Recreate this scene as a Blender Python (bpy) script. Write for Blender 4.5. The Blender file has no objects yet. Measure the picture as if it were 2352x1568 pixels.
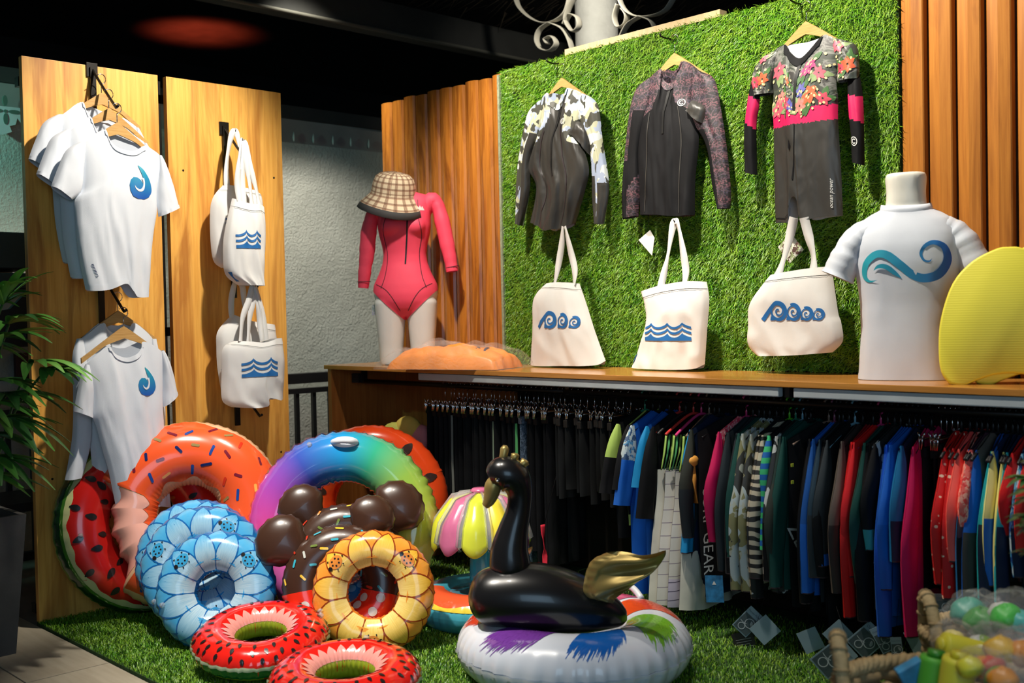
import bpy, bmesh, math, random
import numpy as np
from mathutils import Vector, Matrix, Euler, noise as mnoise
PI = math.pi
rnd = random.Random(7)
SC = bpy.context.scene
C = SC.collection

# ---------------------------------------------------------------- camera
HCAM, FPX = 1.25, 2497.5
YAW, PITCH, ROLL = math.radians(46.19), math.radians(1.477), math.radians(-1.194)
_f = Vector((-math.sin(YAW)*math.cos(PITCH), math.cos(YAW)*math.cos(PITCH), -math.sin(PITCH)))
_r = Vector((math.cos(YAW), math.sin(YAW), 0)); _u = _r.cross(_f)
CR = math.cos(ROLL)*_r + math.sin(ROLL)*_u; CU = -math.sin(ROLL)*_r + math.cos(ROLL)*_u; CF = _f
cam = bpy.data.objects.new('camera', bpy.data.cameras.new('camera')); C.objects.link(cam)
cam.matrix_world = Matrix(((CR.x, CU.x, -CF.x, 0), (CR.y, CU.y, -CF.y, 0), (CR.z, CU.z, -CF.z, HCAM), (0, 0, 0, 1)))
cam.data.sensor_width = 36; cam.data.lens = FPX*36/2352
cam.data.dof.use_dof = True; cam.data.dof.focus_distance = 4.5; cam.data.dof.aperture_fstop = 2.6
cam.data.clip_start = .05
SC.camera = cam

# ---------------------------------------------------------------- world, lights, exposure
SC.view_settings.view_transform = 'Standard'; SC.view_settings.look = 'None'
SC.view_settings.gamma = 1; SC.view_settings.use_curve_mapping = False
SC.view_settings.exposure = 0.15
W = bpy.data.worlds.new('world'); SC.world = W; W.use_nodes = True
W.node_tree.nodes['Background'].inputs[0].default_value = (.75, .85, 1, 1)
W.node_tree.nodes['Background'].inputs[1].default_value = .035

def spot(name, loc, tgt, power, col, size=70, blend=.6, rad=.05):
    l = bpy.data.lights.new(name, 'SPOT'); l.energy = power; l.color = col
    l.spot_size = math.radians(size); l.spot_blend = blend; l.shadow_soft_size = rad
    o = bpy.data.objects.new(name, l); C.objects.link(o); o.location = loc
    o.rotation_euler = (Vector(tgt)-Vector(loc)).to_track_quat('-Z', 'Y').to_euler()
    return o
def area(name, loc, tgt, power, col, sx, sy):
    l = bpy.data.lights.new(name, 'AREA'); l.energy = power; l.color = col
    l.shape = 'RECTANGLE'; l.size = sx; l.size_y = sy
    o = bpy.data.objects.new(name, l); C.objects.link(o); o.location = loc
    o.rotation_euler = (Vector(tgt)-Vector(loc)).to_track_quat('-Z', 'Y').to_euler()
    return o
WARM = (1, .92, .80)
spot('track_or_fill_spot', (-3.55, 2.6, 3.40), (-3.65, 3.9, 1.7), 300, WARM, 70, .7)
spot('track_or_fill_spot', (-2.45, 2.6, 3.40), (-2.05, 3.9, 1.6), 340, WARM, 78, .7)
spot('track_or_fill_spot', (-3.0, 2.45, 3.40), (-4.6, 2.12, 1.62), 340, WARM, 50, .75)
spot('track_or_fill_spot', (-3.2, 1.2, 3.3), (-3.45, 2.4, .1), 520, (1, .94, .84), 44, .85)
spot('track_or_fill_spot', (-2.6, 1.6, 3.3), (-2.95, 2.45, .2), 120, (1, .93, .82), 40, .8)
spot('track_or_fill_spot', (-4.75, 3.2, 3.3), (-5.95, 4.0, .9), 260, (1, .95, .84), 62, .9)  # fill spot added to brighten the stucco wall, no known fixture
spot('track_or_fill_spot', (-1.15, 1.9, 3.3), (-1.3, 2.5, .4), 110, (1, .93, .82), 34, .8)  # fill spot added because the basket corner came out too dark
spot('column_spotlight', (-3.7, 4.15, 3.3), (-4.4, 5.0, 2.7), 60, (1, .95, .85), 90, .9)
spot('teal_wall_lamp', (-5.3, .7, 2.5), (-6.0, 2.0, 1.8), 60, (.35, 1, .85), 90, .9)
spot('red_lantern_glow', (-7.75, 4.05, 2.6), (-7.85, 4.2, 3.5), 130, (1, .10, .04), 56, .9, .1)
area('cool_fill_area', (1.6, -.8, 1.9), (-2.6, 3.0, .6), 42, (.5, .76, 1), 2.4, 2.2)  # unseen cool fill added behind the camera for bluish light on the floats

# ---------------------------------------------------------------- measuring helper: pixel of the photograph -> point on a real plane of the room
def at(px, py, ax, v):
    d = CR*((px-1176)/FPX) - CU*((py-784)/FPX) + CF
    o = Vector((0, 0, HCAM)); i = 'xyz'.index(ax)
    return o + d*((v-o[i])/d[i])

# ---------------------------------------------------------------- scene helpers
def tag(o, label=None, cat=None, group=None, kind=None):
    if label: o['label'] = label
    if cat: o['category'] = cat
    if group: o['group'] = group
    if kind: o['kind'] = kind
    return o
def thing(name, label, cat, loc=(0, 0, 0), rot=(0, 0, 0), group=None):
    o = bpy.data.objects.new(name, None); C.objects.link(o)
    o.empty_display_size = .05
    if isinstance(rot, Matrix): o.matrix_world = Matrix.Translation(Vector(loc)) @ rot.to_4x4()
    else: o.location = loc; o.rotation_euler = rot
    return tag(o, label, cat, group)
def struct(name, parent=None, loc=(0, 0, 0)):
    o = bpy.data.objects.new(name, None); C.objects.link(o); o.location = loc
    if parent: o.parent = parent
    else: o['kind'] = 'structure'
    return o
def copy_tree(o, parent=None):
    c = o.copy(); C.objects.link(c); c.parent = parent
    for ch in o.children: copy_tree(ch, c)
    return c

class MB:
    def __init__(s): s.V = []; s.F = []; s.I = []; s.U = []
    def add(s, V, F, mi=0, U=None):
        n = len(s.V); s.V += [tuple(v) for v in V]
        s.F += [tuple(i+n for i in f) for f in F]; s.I += [mi]*len(F)
        s.U += list(U) if U is not None else [(0, 0)]*len(V)
        return s
    def box(s, x0, x1, y0, y1, z0, z1, mi=0, bev=0):
        if bev:
            bm = bmesh.new(); bmesh.ops.create_cube(bm, size=1)
            for v in bm.verts: v.co = Vector(((x0+x1)/2+v.co.x*(x1-x0), (y0+y1)/2+v.co.y*(y1-y0), (z0+z1)/2+v.co.z*(z1-z0)))
            bmesh.ops.bevel(bm, geom=bm.edges[:], offset=bev, segments=2, affect='EDGES', profile=.6)
            bm.verts.index_update()
            s.add([v.co[:] for v in bm.verts], [[v.index for v in f.verts] for f in bm.faces], mi); bm.free(); return s
        V = [(x, y, z) for z in (z0, z1) for y in (y0, y1) for x in (x0, x1)]
        return s.add(V, [(0, 2, 3, 1), (4, 5, 7, 6), (0, 1, 5, 4), (2, 6, 7, 3), (0, 4, 6, 2), (1, 3, 7, 5)], mi)
    def loft(s, rings, mi=0, closed=True, cap=(False, False), U=None):
        n = len(rings[0]); V = [p for r in rings for p in r]; F = []
        for j in range(len(rings)-1):
            for i in range(n if closed else n-1):
                a = j*n+i; b = j*n+(i+1) % n
                F.append((a, b, b+n, a+n))
        if cap[0]: F.append(tuple(range(n-1, -1, -1)))
        if cap[1]: F.append(tuple((len(rings)-1)*n+i for i in range(n)))
        return s.add(V, F, mi, U)
    def tube(s, pts, r, n=8, mi=0, cap=True, flat=1.0, up=(0, 0, 1)):
        pts = [Vector(p) for p in pts]; R = r if isinstance(r, (list, tuple)) else [r]*len(pts)
        rings = []; U = Vector(up)
        for k, p in enumerate(pts):
            t = (pts[min(k+1, len(pts)-1)]-pts[max(k-1, 0)]).normalized()
            a = t.cross(U)
            if a.length < 1e-3: a = t.cross(Vector((1, 0, 0)))
            a.normalize(); b = a.cross(t).normalized()
            rings.append([p + (a*math.cos(2*PI*i/n) + b*flat*math.sin(2*PI*i/n))*R[k] for i in range(n)])
        return s.loft(rings, mi, True, (cap, cap))
    def lathe(s, prof, n=24, mi=0, c=(0, 0, 0), sx=1, sy=1):
        rings = [[(c[0]+r*math.cos(2*PI*i/n)*sx, c[1]+r*math.sin(2*PI*i/n)*sy, c[2]+z) for i in range(n)] for r, z in prof]
        return s.loft(rings, mi, True, (prof[0][0] > 1e-4, prof[-1][0] > 1e-4))
    def ball(s, c, r, n=12, m=8, mi=0):
        rx, ry, rz = r if isinstance(r, (tuple, list)) else (r, r, r)
        rings = [[(c[0]+rx*math.cos(2*PI*i/n)*math.cos(a), c[1]+ry*math.sin(2*PI*i/n)*math.cos(a), c[2]+rz*math.sin(a)) for i in range(n)]
                 for a in [(-.5+j/m)*PI*.998 for j in range(m+1)]]
        return s.loft(rings, mi, True, (True, True))
    def grid(s, P, nu, nv, mi=0, flip=False):
        V = [P(i/nu, j/nv) for j in range(nv+1) for i in range(nu+1)]
        F = []
        for j in range(nv):
            for i in range(nu):
                a = j*(nu+1)+i; f = (a, a+1, a+nu+2, a+nu+1)
                F.append(f[::-1] if flip else f)
        return s.add(V, F, mi, [(i/nu, j/nv) for j in range(nv+1) for i in range(nu+1)])
    def build(s, name, mats, parent=None, smooth=True, auto=None):
        me = bpy.data.meshes.new(name); me.from_pydata(s.V, [], s.F)
        for m in (mats if isinstance(mats, (list, tuple)) else [mats]): me.materials.append(m)
        me.polygons.foreach_set('material_index', s.I)
        if smooth: me.polygons.foreach_set('use_smooth', [True]*len(s.F))
        uv = me.uv_layers.new(name='UVMap')
        li = np.zeros(len(me.loops), dtype=np.int32); me.loops.foreach_get('vertex_index', li)
        uv.data.foreach_set('uv', np.array(s.U, dtype=np.float32)[li].ravel())
        if auto and smooth:
            try: me.set_sharp_from_angle(angle=math.radians(auto))
            except Exception: pass
        o = bpy.data.objects.new(name, me); C.objects.link(o)
        if parent: o.parent = parent
        return o

def smoothpath(pts, k=8):
    P = [Vector(p) for p in pts]; out = []
    for i in range(len(P)-1):
        p0 = P[max(i-1, 0)]; p1 = P[i]; p2 = P[i+1]; p3 = P[min(i+2, len(P)-1)]
        for j in range(k):
            t = j/k
            out.append(.5*((2*p1)+(p2-p0)*t+(2*p0-5*p1+4*p2-p3)*t*t+(3*p1-p0-3*p2+p3)*t**3))
    out.append(P[-1]); return out
def lerp(a, b, t): return a+(b-a)*t
def interp(xs, ys, x): return float(np.interp(x, xs, ys))

# ---------------------------------------------------------------- materials
class NT:
    def __init__(s, name):
        s.m = bpy.data.materials.new(name); s.m.use_nodes = True
        s.t = s.m.node_tree; s.b = s.t.nodes['Principled BSDF']; s.o = s.t.nodes['Material Output']
    def n(s, typ, **k):
        nd = s.t.nodes.new(typ)
        for a, v in k.items():
            if a in ('inp',):
                for kk, vv in v.items():
                    if hasattr(vv, 'is_output') or isinstance(vv, bpy.types.NodeSocket): s.t.links.new(vv, nd.inputs[kk])
                    else: nd.inputs[kk].default_value = vv
            else: setattr(nd, a, v)
        return nd
    def link(s, a, b): s.t.links.new(a, b)
    def coord(s, kind='Object', scale=(1, 1, 1), loc=(0, 0, 0), rand=0, rot=(0, 0, 0)):
        tc = s.n('ShaderNodeTexCoord').outputs[kind]
        if rand:
            oi = s.n('ShaderNodeObjectInfo').outputs['Random']
            ml = s.n('ShaderNodeMath', operation='MULTIPLY', inp={0: oi, 1: float(rand)}).outputs[0]
            tc = s.n('ShaderNodeVectorMath', operation='ADD', inp={0: tc, 1: ml}).outputs[0]
        return s.n('ShaderNodeMapping', inp={'Vector': tc, 'Scale': scale, 'Location': loc, 'Rotation': rot}).outputs[0]
    def noise(s, vec, scale=5, detail=3, rough=.5, dist=0):
        return s.n('ShaderNodeTexNoise', inp={'Vector': vec, 'Scale': scale, 'Detail': detail, 'Roughness': rough, 'Distortion': dist}).outputs['Fac']
    def ramp(s, fac, stops, const=False):
        r = s.n('ShaderNodeValToRGB'); e = r.color_ramp
        if const: e.interpolation = 'CONSTANT'
        while len(e.elements) < len(stops): e.elements.new(.5)
        for el, (p, c) in zip(e.elements, stops): el.position = p; el.color = (c[0], c[1], c[2], 1)
        s.link(fac, r.inputs[0]); return r.outputs[0]
    def mix(s, fac, a, b, typ='MIX'):
        nd = s.n('ShaderNodeMix', data_type='RGBA', blend_type=typ)
        for i, v in ((0, fac), (6, a), (7, b)):
            if isinstance(v, bpy.types.NodeSocket): s.link(v, nd.inputs[i])
            else: nd.inputs[i].default_value = v if i == 0 else (v[0], v[1], v[2], 1)
        return nd.outputs[2]
    def math(s, op, a, b=0.0, c=0.0): return s.n('ShaderNodeMath', operation=op, inp={0: a, 1: b, 2: c}).outputs[0]
    def sep(s, v): return s.n('ShaderNodeSeparateXYZ', inp={0: v}).outputs
    def bump(s, h, strength=.3, dist=.01):
        b = s.n('ShaderNodeBump', inp={'Height': h, 'Strength': strength, 'Distance': dist}); s.link(b.outputs[0], s.b.inputs['Normal'])
    def base(s, c):
        if isinstance(c, bpy.types.NodeSocket): s.link(c, s.b.inputs['Base Color'])
        else: s.b.inputs['Base Color'].default_value = (c[0], c[1], c[2], 1)
    def p(s, **k):
        for a, v in k.items(): s.b.inputs[a.replace('_', ' ')].default_value = v
        return s
def sr(r, g, b):  # 0-255 sRGB -> linear
    f = lambda c: (c/255/12.92 if c <= 10 else ((c/255+.055)/1.055)**2.4)
    return (f(r), f(g), f(b))
def dim(c, k): return (c[0]*k, c[1]*k, c[2]*k)
_mc = {}
def flat(col, rough=.6, metal=0, spec=.5, coat=0, var=.12, vs=6, bump=0, bs=200, name=None, trans=0, sheen=0, alpha=1, sss=0):
    key = (tuple(round(c, 4) for c in col), rough, metal, spec, coat, var, vs, bump, bs, trans, sheen, alpha, sss)
    if key in _mc: return _mc[key]
    m = NT(name or 'paint'); v = m.coord('Object')
    if var:
        f = m.noise(v, vs, 3); m.base(m.ramp(f, [(.3, dim(col, 1-var)), (.7, dim(col, 1+var*.6))]))
    else: m.base(col)
    m.p(Roughness=rough, Metallic=metal, Alpha=alpha)
    m.b.inputs['Specular IOR Level'].default_value = spec
    if coat: m.p(Coat_Weight=coat, Coat_Roughness=.06)
    if trans: m.p(Transmission_Weight=trans)
    if sheen: m.p(Sheen_Weight=sheen)
    if bump: m.bump(m.noise(v, bs, 2), bump, .003)
    _mc[key] = m.m; return m.m
def cloth(col, rough=.75, var=.1, name='fabric'): return flat(col, rough, 0, .3, 0, var, 9, .25, 900, name)
def vinyl(col, var=.06, rough=.22, coat=.5): return flat(col, rough, 0, .5, coat, var, 4, 0, 1, 'vinyl')

def wood(name, c0, c1, c2, gloss=.35, sc=1.0, streak=.5, rand=9.0, axis='z'):
    m = NT(name)
    s1 = {'z': (26*sc, 26*sc, .9*sc), 'x': (.9*sc, 26*sc, 26*sc), 'y': (26*sc, .9*sc, 26*sc)}[axis]
    s2 = {'z': (5*sc, 5*sc, .55*sc), 'x': (.55*sc, 5*sc, 5*sc), 'y': (5*sc, .55*sc, 5*sc)}[axis]
    fine = m.noise(m.coord('Object', s1, rand=rand), 3, 5, .65, .3)
    big = m.noise(m.coord('Object', s2, rand=rand, loc=(3, 1, 2)), 2.2, 4, .6, 1.0)
    c = m.ramp(fine, [(.3, c1), (.62, c0)])
    st = m.ramp(big, [(.47, (0, 0, 0)), (.66, (1, 1, 1))])
    m.base(m.mix(m.math('MULTIPLY', st, streak), c, c2))
    m.p(Roughness=gloss); m.b.inputs['Specular IOR Level'].default_value = .45
    m.bump(fine, .12, .002)
    return m.m
M_PANEL = wood('golden_plywood', (.86, .46, .10), (.70, .325, .055), (.30, .075, .01), .42, .8, .65)
M_SLAT = wood('varnished_pine', (.54, .20, .028), (.40, .125, .016), (.15, .035, .005), .26, 1.6, .7)
M_SLATR = wood('pine', (.52, .20, .03), (.40, .135, .018), (.18, .045, .006), .38, 1.2, .5)
M_TOP = wood('tabletop_veneer', (.60, .27, .06), (.47, .19, .035), (.26, .08, .012), .18, 1.0, .35, 9, 'x')
M_SIDE = wood('side_veneer', (.44, .16, .035), (.33, .105, .02), (.17, .045, .008), .4, 1.0, .4)
M_HANG = wood('hanger_wood', (.60, .36, .13), (.48, .26, .08), (.36, .17, .05), .35, 3.0, .3, 9, 'x')
M_PALE = wood('pale_timber', (.6, .46, .26), (.5, .36, .18), (.4, .27, .12), .6, 1, .3)
M_BLACK = flat((.012, .012, .013), .45, var=.2, name='black_paint')
M_BLKMET = flat((.02, .018, .016), .32, .6, var=.2, name='black_metal')
M_CHROME = flat((.62, .62, .64), .18, 1, var=.05, name='chrome')
M_GREY = flat((.06, .06, .058), .7, var=.3, name='charcoal_concrete', bump=.4, bs=60)
M_WHITE = cloth((.70, .735, .79), .6, .03, 'white_jersey')
M_WHITE2 = cloth((.64, .68, .75), .6, .03, 'white_jersey_inside')
M_CANVAS = cloth((.78, .765, .725), .85, .04, 'natural_canvas')
M_CANVAS2 = cloth((.74, .735, .72), .85, .03, 'white_canvas')
M_BLKC = flat((.010, .010, .011), .6, 0, .12, 0, .3, 9, .25, 900, 'black_lycra')
def satin(name, c, r):
    m = NT(name); v = m.coord('Object', (1, 1, .45)); m.base(c); m.p(Roughness=r); m.b.inputs['Specular IOR Level'].default_value = .6
    m.bump(m.noise(v, 12, 2, .5, .4), .45, .03); return m.m
M_GREYC = satin('charcoal_satin', (.036, .034, .030), .44)
M_LEGS = flat((.80, .78, .74), .35, 0, .5, 0, .03, name='mannequin_shell')

def grad_print(name, c0, c1, axis=1):
    m = NT(name); uv = m.sep(m.coord('UV'))[axis]
    m.base(m.ramp(uv, [(0, c0), (1, c1)])); m.p(Roughness=.55); return m.m
M_LOGO = grad_print('teal_blue_print', sr(14, 78, 170), sr(28, 158, 178))
M_LOGOX = grad_print('teal_blue_print_across', sr(40, 168, 182), sr(28, 84, 172), 0)
M_WAVEP = flat(sr(26, 104, 172), .6, var=.08, name='blue_print')
M_WAVEL = flat(sr(40, 134, 190), .6, var=.08, name='light_blue_print')
# ================================================================ THE SETTING
def blades(name, parent, pts, nrm, length, width, mat, lean=.6, seed=1, sag=0.0):
    g = np.random.default_rng(seed); N = len(pts)
    nrm = np.array(nrm, float); t1 = np.cross(nrm, (0.3, 0.2, .93)); t1 /= np.linalg.norm(t1); t2 = np.cross(nrm, t1)
    a = g.uniform(0, 2*PI, N); tang = np.cos(a)[:, None]*t1 + np.sin(a)[:, None]*t2
    side = -np.sin(a)[:, None]*t1 + np.cos(a)[:, None]*t2
    L = length*g.uniform(.55, 1.15, N)[:, None]; k = lean*g.uniform(.2, 1.3, N)[:, None]
    grav = np.array((0, 0, -sag))
    w = width*.5
    mid = pts + nrm*L*.55 + tang*L*k*.3 + grav*L*.2
    tip = pts + nrm*L*.85 + tang*L*k + grav*L
    V = np.concatenate([pts-side*w, pts+side*w, mid-side*w*.8, mid+side*w*.8, tip]).astype(np.float32)
    i = np.arange(N)
    quads = np.stack([i, i+N, i+3*N, i+2*N], 1); tris = np.stack([i+2*N, i+3*N, i+4*N], 1)
    me = bpy.data.meshes.new(name); me.vertices.add(5*N); me.vertices.foreach_set('co', V.ravel())
    loops = np.concatenate([quads.ravel(), tris.ravel()]).astype(np.int32)
    me.loops.add(len(loops)); me.loops.foreach_set('vertex_index', loops)
    me.polygons.add(2*N)
    me.polygons.foreach_set('loop_start', np.concatenate([i*4, 4*N+i*3]).astype(np.int32))
    me.update(calc_edges=True)
    r = np.tile(g.uniform(0, 1, N), 5); hgt = np.repeat([0, 0, .55, .55, 1], N)
    uv = me.uv_layers.new(name='UVMap'); U = np.stack([r, hgt], 1).astype(np.float32)
    uv.data.foreach_set('uv', U[loops].ravel()); me.materials.append(mat)
    o = bpy.data.objects.new(name, me); C.objects.link(o); o.parent = parent; o['kind'] = 'stuff'
    return o
def grass_mat(name, cols):
    m = NT(name); uv = m.sep(m.coord('UV')); c = m.ramp(uv[0], cols)
    big = m.noise(m.coord('Object', (9, 9, 9)), 1.2, 3)
    c = m.mix(m.ramp(big, [(.35, (0, 0, 0)), (.65, (.45, .45, .45))]), c, dim(cols[-1][1], .8))
    m.base(c); m.p(Roughness=.42); m.b.inputs['Specular IOR Level'].default_value = .5
    return m.m
M_TURFW = grass_mat('wall_turf_blade', [(0, (.04, .17, .004)), (.45, (.10, .33, .006)), (.8, (.20, .48, .012)), (1, (.40, .56, .05))])
M_TURFF = grass_mat('floor_turf_blade', [(0, (.03, .14, .004)), (.45, (.075, .25, .006)), (.8, (.15, .36, .012)), (1, (.30, .44, .04))])
M_TBASE = flat((.02, .06, .008), .9, var=.3, vs=60, name='turf_backing')

# floor: beige planks with joints on a screed
fl = struct('floor')
MB().box(-9, 3, -3, 8.5, -.06, -.006).build('screed', flat((.17, .15, .12), .8, var=.2, name='screed'), fl, False)
mt = NT('beige_tile'); f = mt.noise(mt.coord('Object', (1, 1, 1), rand=5), 4, 6, .65, .6)
f2 = mt.noise(mt.coord('Object', (2, 30, 2), rand=5), 2, 4)
mt.base(mt.mix(.4, mt.ramp(f, [(.3, (.34, .29, .21)), (.7, (.45, .40, .30))]), mt.ramp(f2, [(.3, (.32, .27, .19)), (.7, (.46, .41, .31))])))
mt.p(Roughness=.5)
M_TILE = mt.m
tb = MB().box(.003, .897, .003, .297, -.006, 0, bev=.0015)
t0 = None
for j in range(9):
    for i in range(9):
        x = -8.1+i*.9+(j % 3)*.3; y = -1.04+j*.3
        if t0 is None: t0 = tb.build('tile', M_TILE, fl, False); o = t0
        else: o = bpy.data.objects.new('tile', t0.data); C.objects.link(o); o.parent = fl
        o.location = (x, y, 0)

# artificial grass mat on the floor, front edge parallel to the back wall
gm = thing('artificial_grass_mat', 'green artificial grass mat covering the floor under the swim rings', 'mat', (-2.6, 2.75, 0))
MB().box(-2.02, 2.2, -1.085, 1.12, -.004, .008).build('backing', M_TBASE, gm, False)
g = np.random.default_rng(5)
N = 150000
P = np.stack([g.uniform(-2.02, 1.4, N), -1.085+2.1*g.beta(1, 1.5, N), np.full(N, .008)], 1)
blades('pile', gm, P, (0, 0, 1), .017, .0034, M_TURFF, .9, 11)

# ceiling and far dark walls
ce = struct('ceiling')
MB().box(-9, 3, -3, 8.5, 3.5, 3.6).build('ceiling_board', flat((.02, .018, .016), .8, var=.4, name='black_ceiling'), ce, False)
bm_ = MB().box(-5.35, -5.2, -1, 8.5, 2.95, 3.12)
bm_.build('beam', flat((.016, .016, .013), .7, var=.3, name='dark_beam'), ce, False)
MB().tube([(-5.19, y, 2.94) for y in (-1, 2, 5, 8.4)], .012, 8).build('beam_edge', flat((.06, .058, .045), .6, name='beam_edge_trim'), ce)
# thatch under the roof, beyond the beam
thr = MB(); r2 = random.Random(3)
for i in range(900):
    y = r2.uniform(3.0, 8); x = -5.15 + r2.uniform(0, 2.2); z = 3.16+ (x+5.15)*.12
    dx = r2.uniform(.15, .35); dz = -r2.uniform(.02, .1); w = .006; dy = r2.uniform(-.12, .12)
    thr.add([(x, y-w, z), (x, y+w, z), (x-dx, y+dy, z+dz)], [(0, 1, 2)])
th = thr.build('thatch', flat((.05, .034, .018), .8, var=.4, name='thatch'), ce, False); th['kind'] = 'stuff'
wf = struct('wall_far'); MB().box(-9, 3, 8.4, 8.5, 0, 3.5).build('far_boarding', M_BLACK, wf, False)
wl2 = struct('wall_outer'); MB().box(-9, -8.9, -3, 8.4, 0, 3.5).build('outer_boarding', M_BLACK, wl2, False)

# stucco side wall
ms = NT('grey_stucco'); v = ms.coord('Object')
h = ms.noise(v, 11, 7, .75, 0); h2 = ms.noise(v, 60, 4, .6)
ms.base(ms.ramp(ms.noise(v, 2.2, 4), [(.3, (.46, .46, .40)), (.7, (.60, .60, .53))]))
ms.bump(ms.math('ADD', ms.math('MULTIPLY', h, 1.6), h2), .55, .03); ms.p(Roughness=.85)
sw = struct('wall_left')
MB().box(-6.1, -6.0, -1, 6.4, 0, 2.37).build('stucco_face', ms.m, sw, False)
MB().box(-6.1, -6.0, -1, 6.4, 2.37, 2.52).build('frieze_band', flat((.30, .28, .25), .8, var=.1, name='frieze_paint'), sw, False)
MB().box(-6.12, -5.97, -1, 6.4, 2.52, 2.60).build('wall_beam', flat((.035, .034, .03), .7, name='dark_cap'), sw, False)
drop = MB(); pr = [(0, -.03), (.006, -.018), (.008, 0), (.005, .018), (.001, .035)]
drop.lathe(pr, 8)
d0 = None
for k, px in enumerate((675, 720, 765, 806, 847)):
    p = at(px, 315+k*4, 'x', -5.985)
    if d0 is None: d0 = drop.build('frieze_drop', flat((.6, .58, .52), .6), sw); o = d0
    else: o = bpy.data.objects.new('frieze_drop', d0.data); C.objects.link(o); o.parent = sw
    o.location = p
# lace valance on the far left
va = thing('fretwork_valance', 'white cut-out fretwork valance high on the stucco wall at far left', 'valance', at(10, 245, 'x', -5.95))
m_ = MB()
def extr(poly, t, mi=0):
    n = len(poly); V = [(0, y, z) for y, z in poly]+[(t, y, z) for y, z in poly]
    F = [tuple(range(n))[::-1], tuple(range(n, 2*n))]+[(i, (i+1) % n, n+(i+1) % n, n+i) for i in range(n)]
    m_.add(V, F, mi)
extr([(-.6, 0), (.12, 0), (.12, -.05), (.085, -.08), (.06, -.055), (.05, -.09), (.02, -.1), (.03, -.13), (-.02, -.15), (-.07, -.12), (-.1, -.09), (-.13, -.06), (-.17, -.09), (-.2, -.12), (-.25, -.15), (-.3, -.12), (-.36, -.06), (-.45, -.12), (-.6, -.1)], .012)
m_.build('fretwork_board', flat((.62, .64, .62), .7, name='white_paint'), va, False)
m_ = MB()
for (cy, cz, ry, rz) in [(0, -.065, .012, .03), (-.045, -.025, .03, .011), (.045, -.025, .03, .011), (0, -.025, .009, .009), (0, .03, .012, .028)]:
    extr([(cy+ry*math.cos(a*PI/6), cz+rz*math.sin(a*PI/6)) for a in range(12)], .016)
m_.build('leaf_cutout', flat((.10, .16, .12), .8), va, False)

# white column with wrought-iron scrolls behind the turf wall
co = thing('column', 'rough white column rising behind the turf wall', 'column', at(1370, 60, 'y', 5.0)*1.0)
co.location.z = 0
MB().lathe([(.13, 0), (.13, 3.5)], 28).build('shaft', flat((.55, .54, .48), .85, var=.1, vs=12, bump=.8, bs=40, name='white_plaster'), co)
def ribbon(pts, r=.005, fl=5): return MB().tube(smoothpath([at(x, y, 'y', 4.6) for x, y in pts], 8), r, 8, flat=fl, up=(0, 1, 0))
M_IRON = flat((.42, .39, .31), .55, name='cream_iron')
for lab, sets in (('cream wrought-iron scroll bracket left of the white column',
     [[(1180, -30), (1192, 15), (1225, 45), (1262, 52), (1298, 30), (1312, -20)], [(1262, 52), (1240, 68), (1233, 92), (1243, 112), (1264, 116), (1278, 100), (1268, 84), (1253, 90), (1258, 100)],
      [(1262, 52), (1292, 66), (1308, 92), (1316, 122)], [(1322, -10), (1306, 20), (1300, 48), (1316, 72), (1330, 60), (1326, 40), (1308, 34), (1296, 56)]]),
    ('cream wrought-iron scroll bracket right of the white column',
     [[(1415, -40), (1428, 10), (1452, 34), (1490, 38), (1530, 22), (1555, -20)], [(1470, 38), (1444, 55), (1430, 78), (1422, 102)], [(1470, 38), (1495, 48), (1507, 74), (1505, 90)],
      [(1480, 82), (1472, 72), (1462, 78), (1464, 92)], [(1420, 10), (1412, 40), (1420, 62), (1436, 56), (1440, 36), (1430, 20)]])):
    t = thing('iron_scroll', lab, 'ironwork', (0, 0, 0), group=None)
    for s_ in sets: ribbon(s_).build('scroll_bar', M_IRON, t)

# back wall: boarding, vertical pine slats each side of a turf panel
wb = struct('wall_back')
MB().box(-5.12, 1.2, 3.9, 3.97, 0, 2.46).build('boarding', flat((.02, .013, .008), .7, name='dark_boarding'), wb, False)
MB().box(-1.93, 1.2, 3.9, 3.97, 2.46, 3.5).build('upper_boarding', flat((.02, .013, .008), .7, name='dark_boarding'), wb, False)
prof = [(-.0475, 0), (-.0475, -.022), (-.038, -.034), (-.012, -.041), (.012, -.041), (.038, -.034), (.0475, -.022), (.0475, 0)]
def slatmesh(z0, z1, prof):
    m = MB(); m.loft([[(x, y, z) for x, y in prof] for z in (z0, z1)], 0, True, (True, True)); return m
s0 = slatmesh(.99, 2.485, prof)
for k in range(10):
    if k == 0: a = s0.build('slat', M_SLAT, wb, False); o = a
    else: o = bpy.data.objects.new('slat', a.data); C.objects.link(o); o.parent = wb
    o.location = (-5.046+k*.1055, 3.9, rnd.uniform(-.012, .004))
prof2 = [(-.042, 0), (-.042, -.03), (-.038, -.034), (.0, -.041), (.038, -.034), (.042, -.03), (.042, 0)]
s1 = slatmesh(.99, 3.3, prof2)
for k in range(13):
    if k == 0: a2 = s1.build('slat', M_SLATR, wb, False); o = a2
    else: o = bpy.data.objects.new('slat', a2.data); C.objects.link(o); o.parent = wb
    o.location = (-1.872+k*.1045, 3.9, 0)
tp = thing('turf_panel', 'artificial turf panel lining the wall behind the hanging rash guards', 'wall panel', (-2.99, 3.86, 1.74))
MB().box(-1.07, 1.07, .0, .04, -.745, .745).build('board', M_TBASE, tp, False)
MB().box(-.62, .28, -.005, .045, .745, .775).build('timber_cap', M_PALE, tp, False)
MB().box(-1.085, -1.07, -.02, .04, -.745, .73).build('turf_edge', flat((.30, .34, .22), .9, var=.3, vs=80, bump=.5), tp, False)
N = 180000
P = np.stack([g.uniform(-1.07, 1.07, N), np.zeros(N), g.uniform(-.745, .75, N)], 1)
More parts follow.
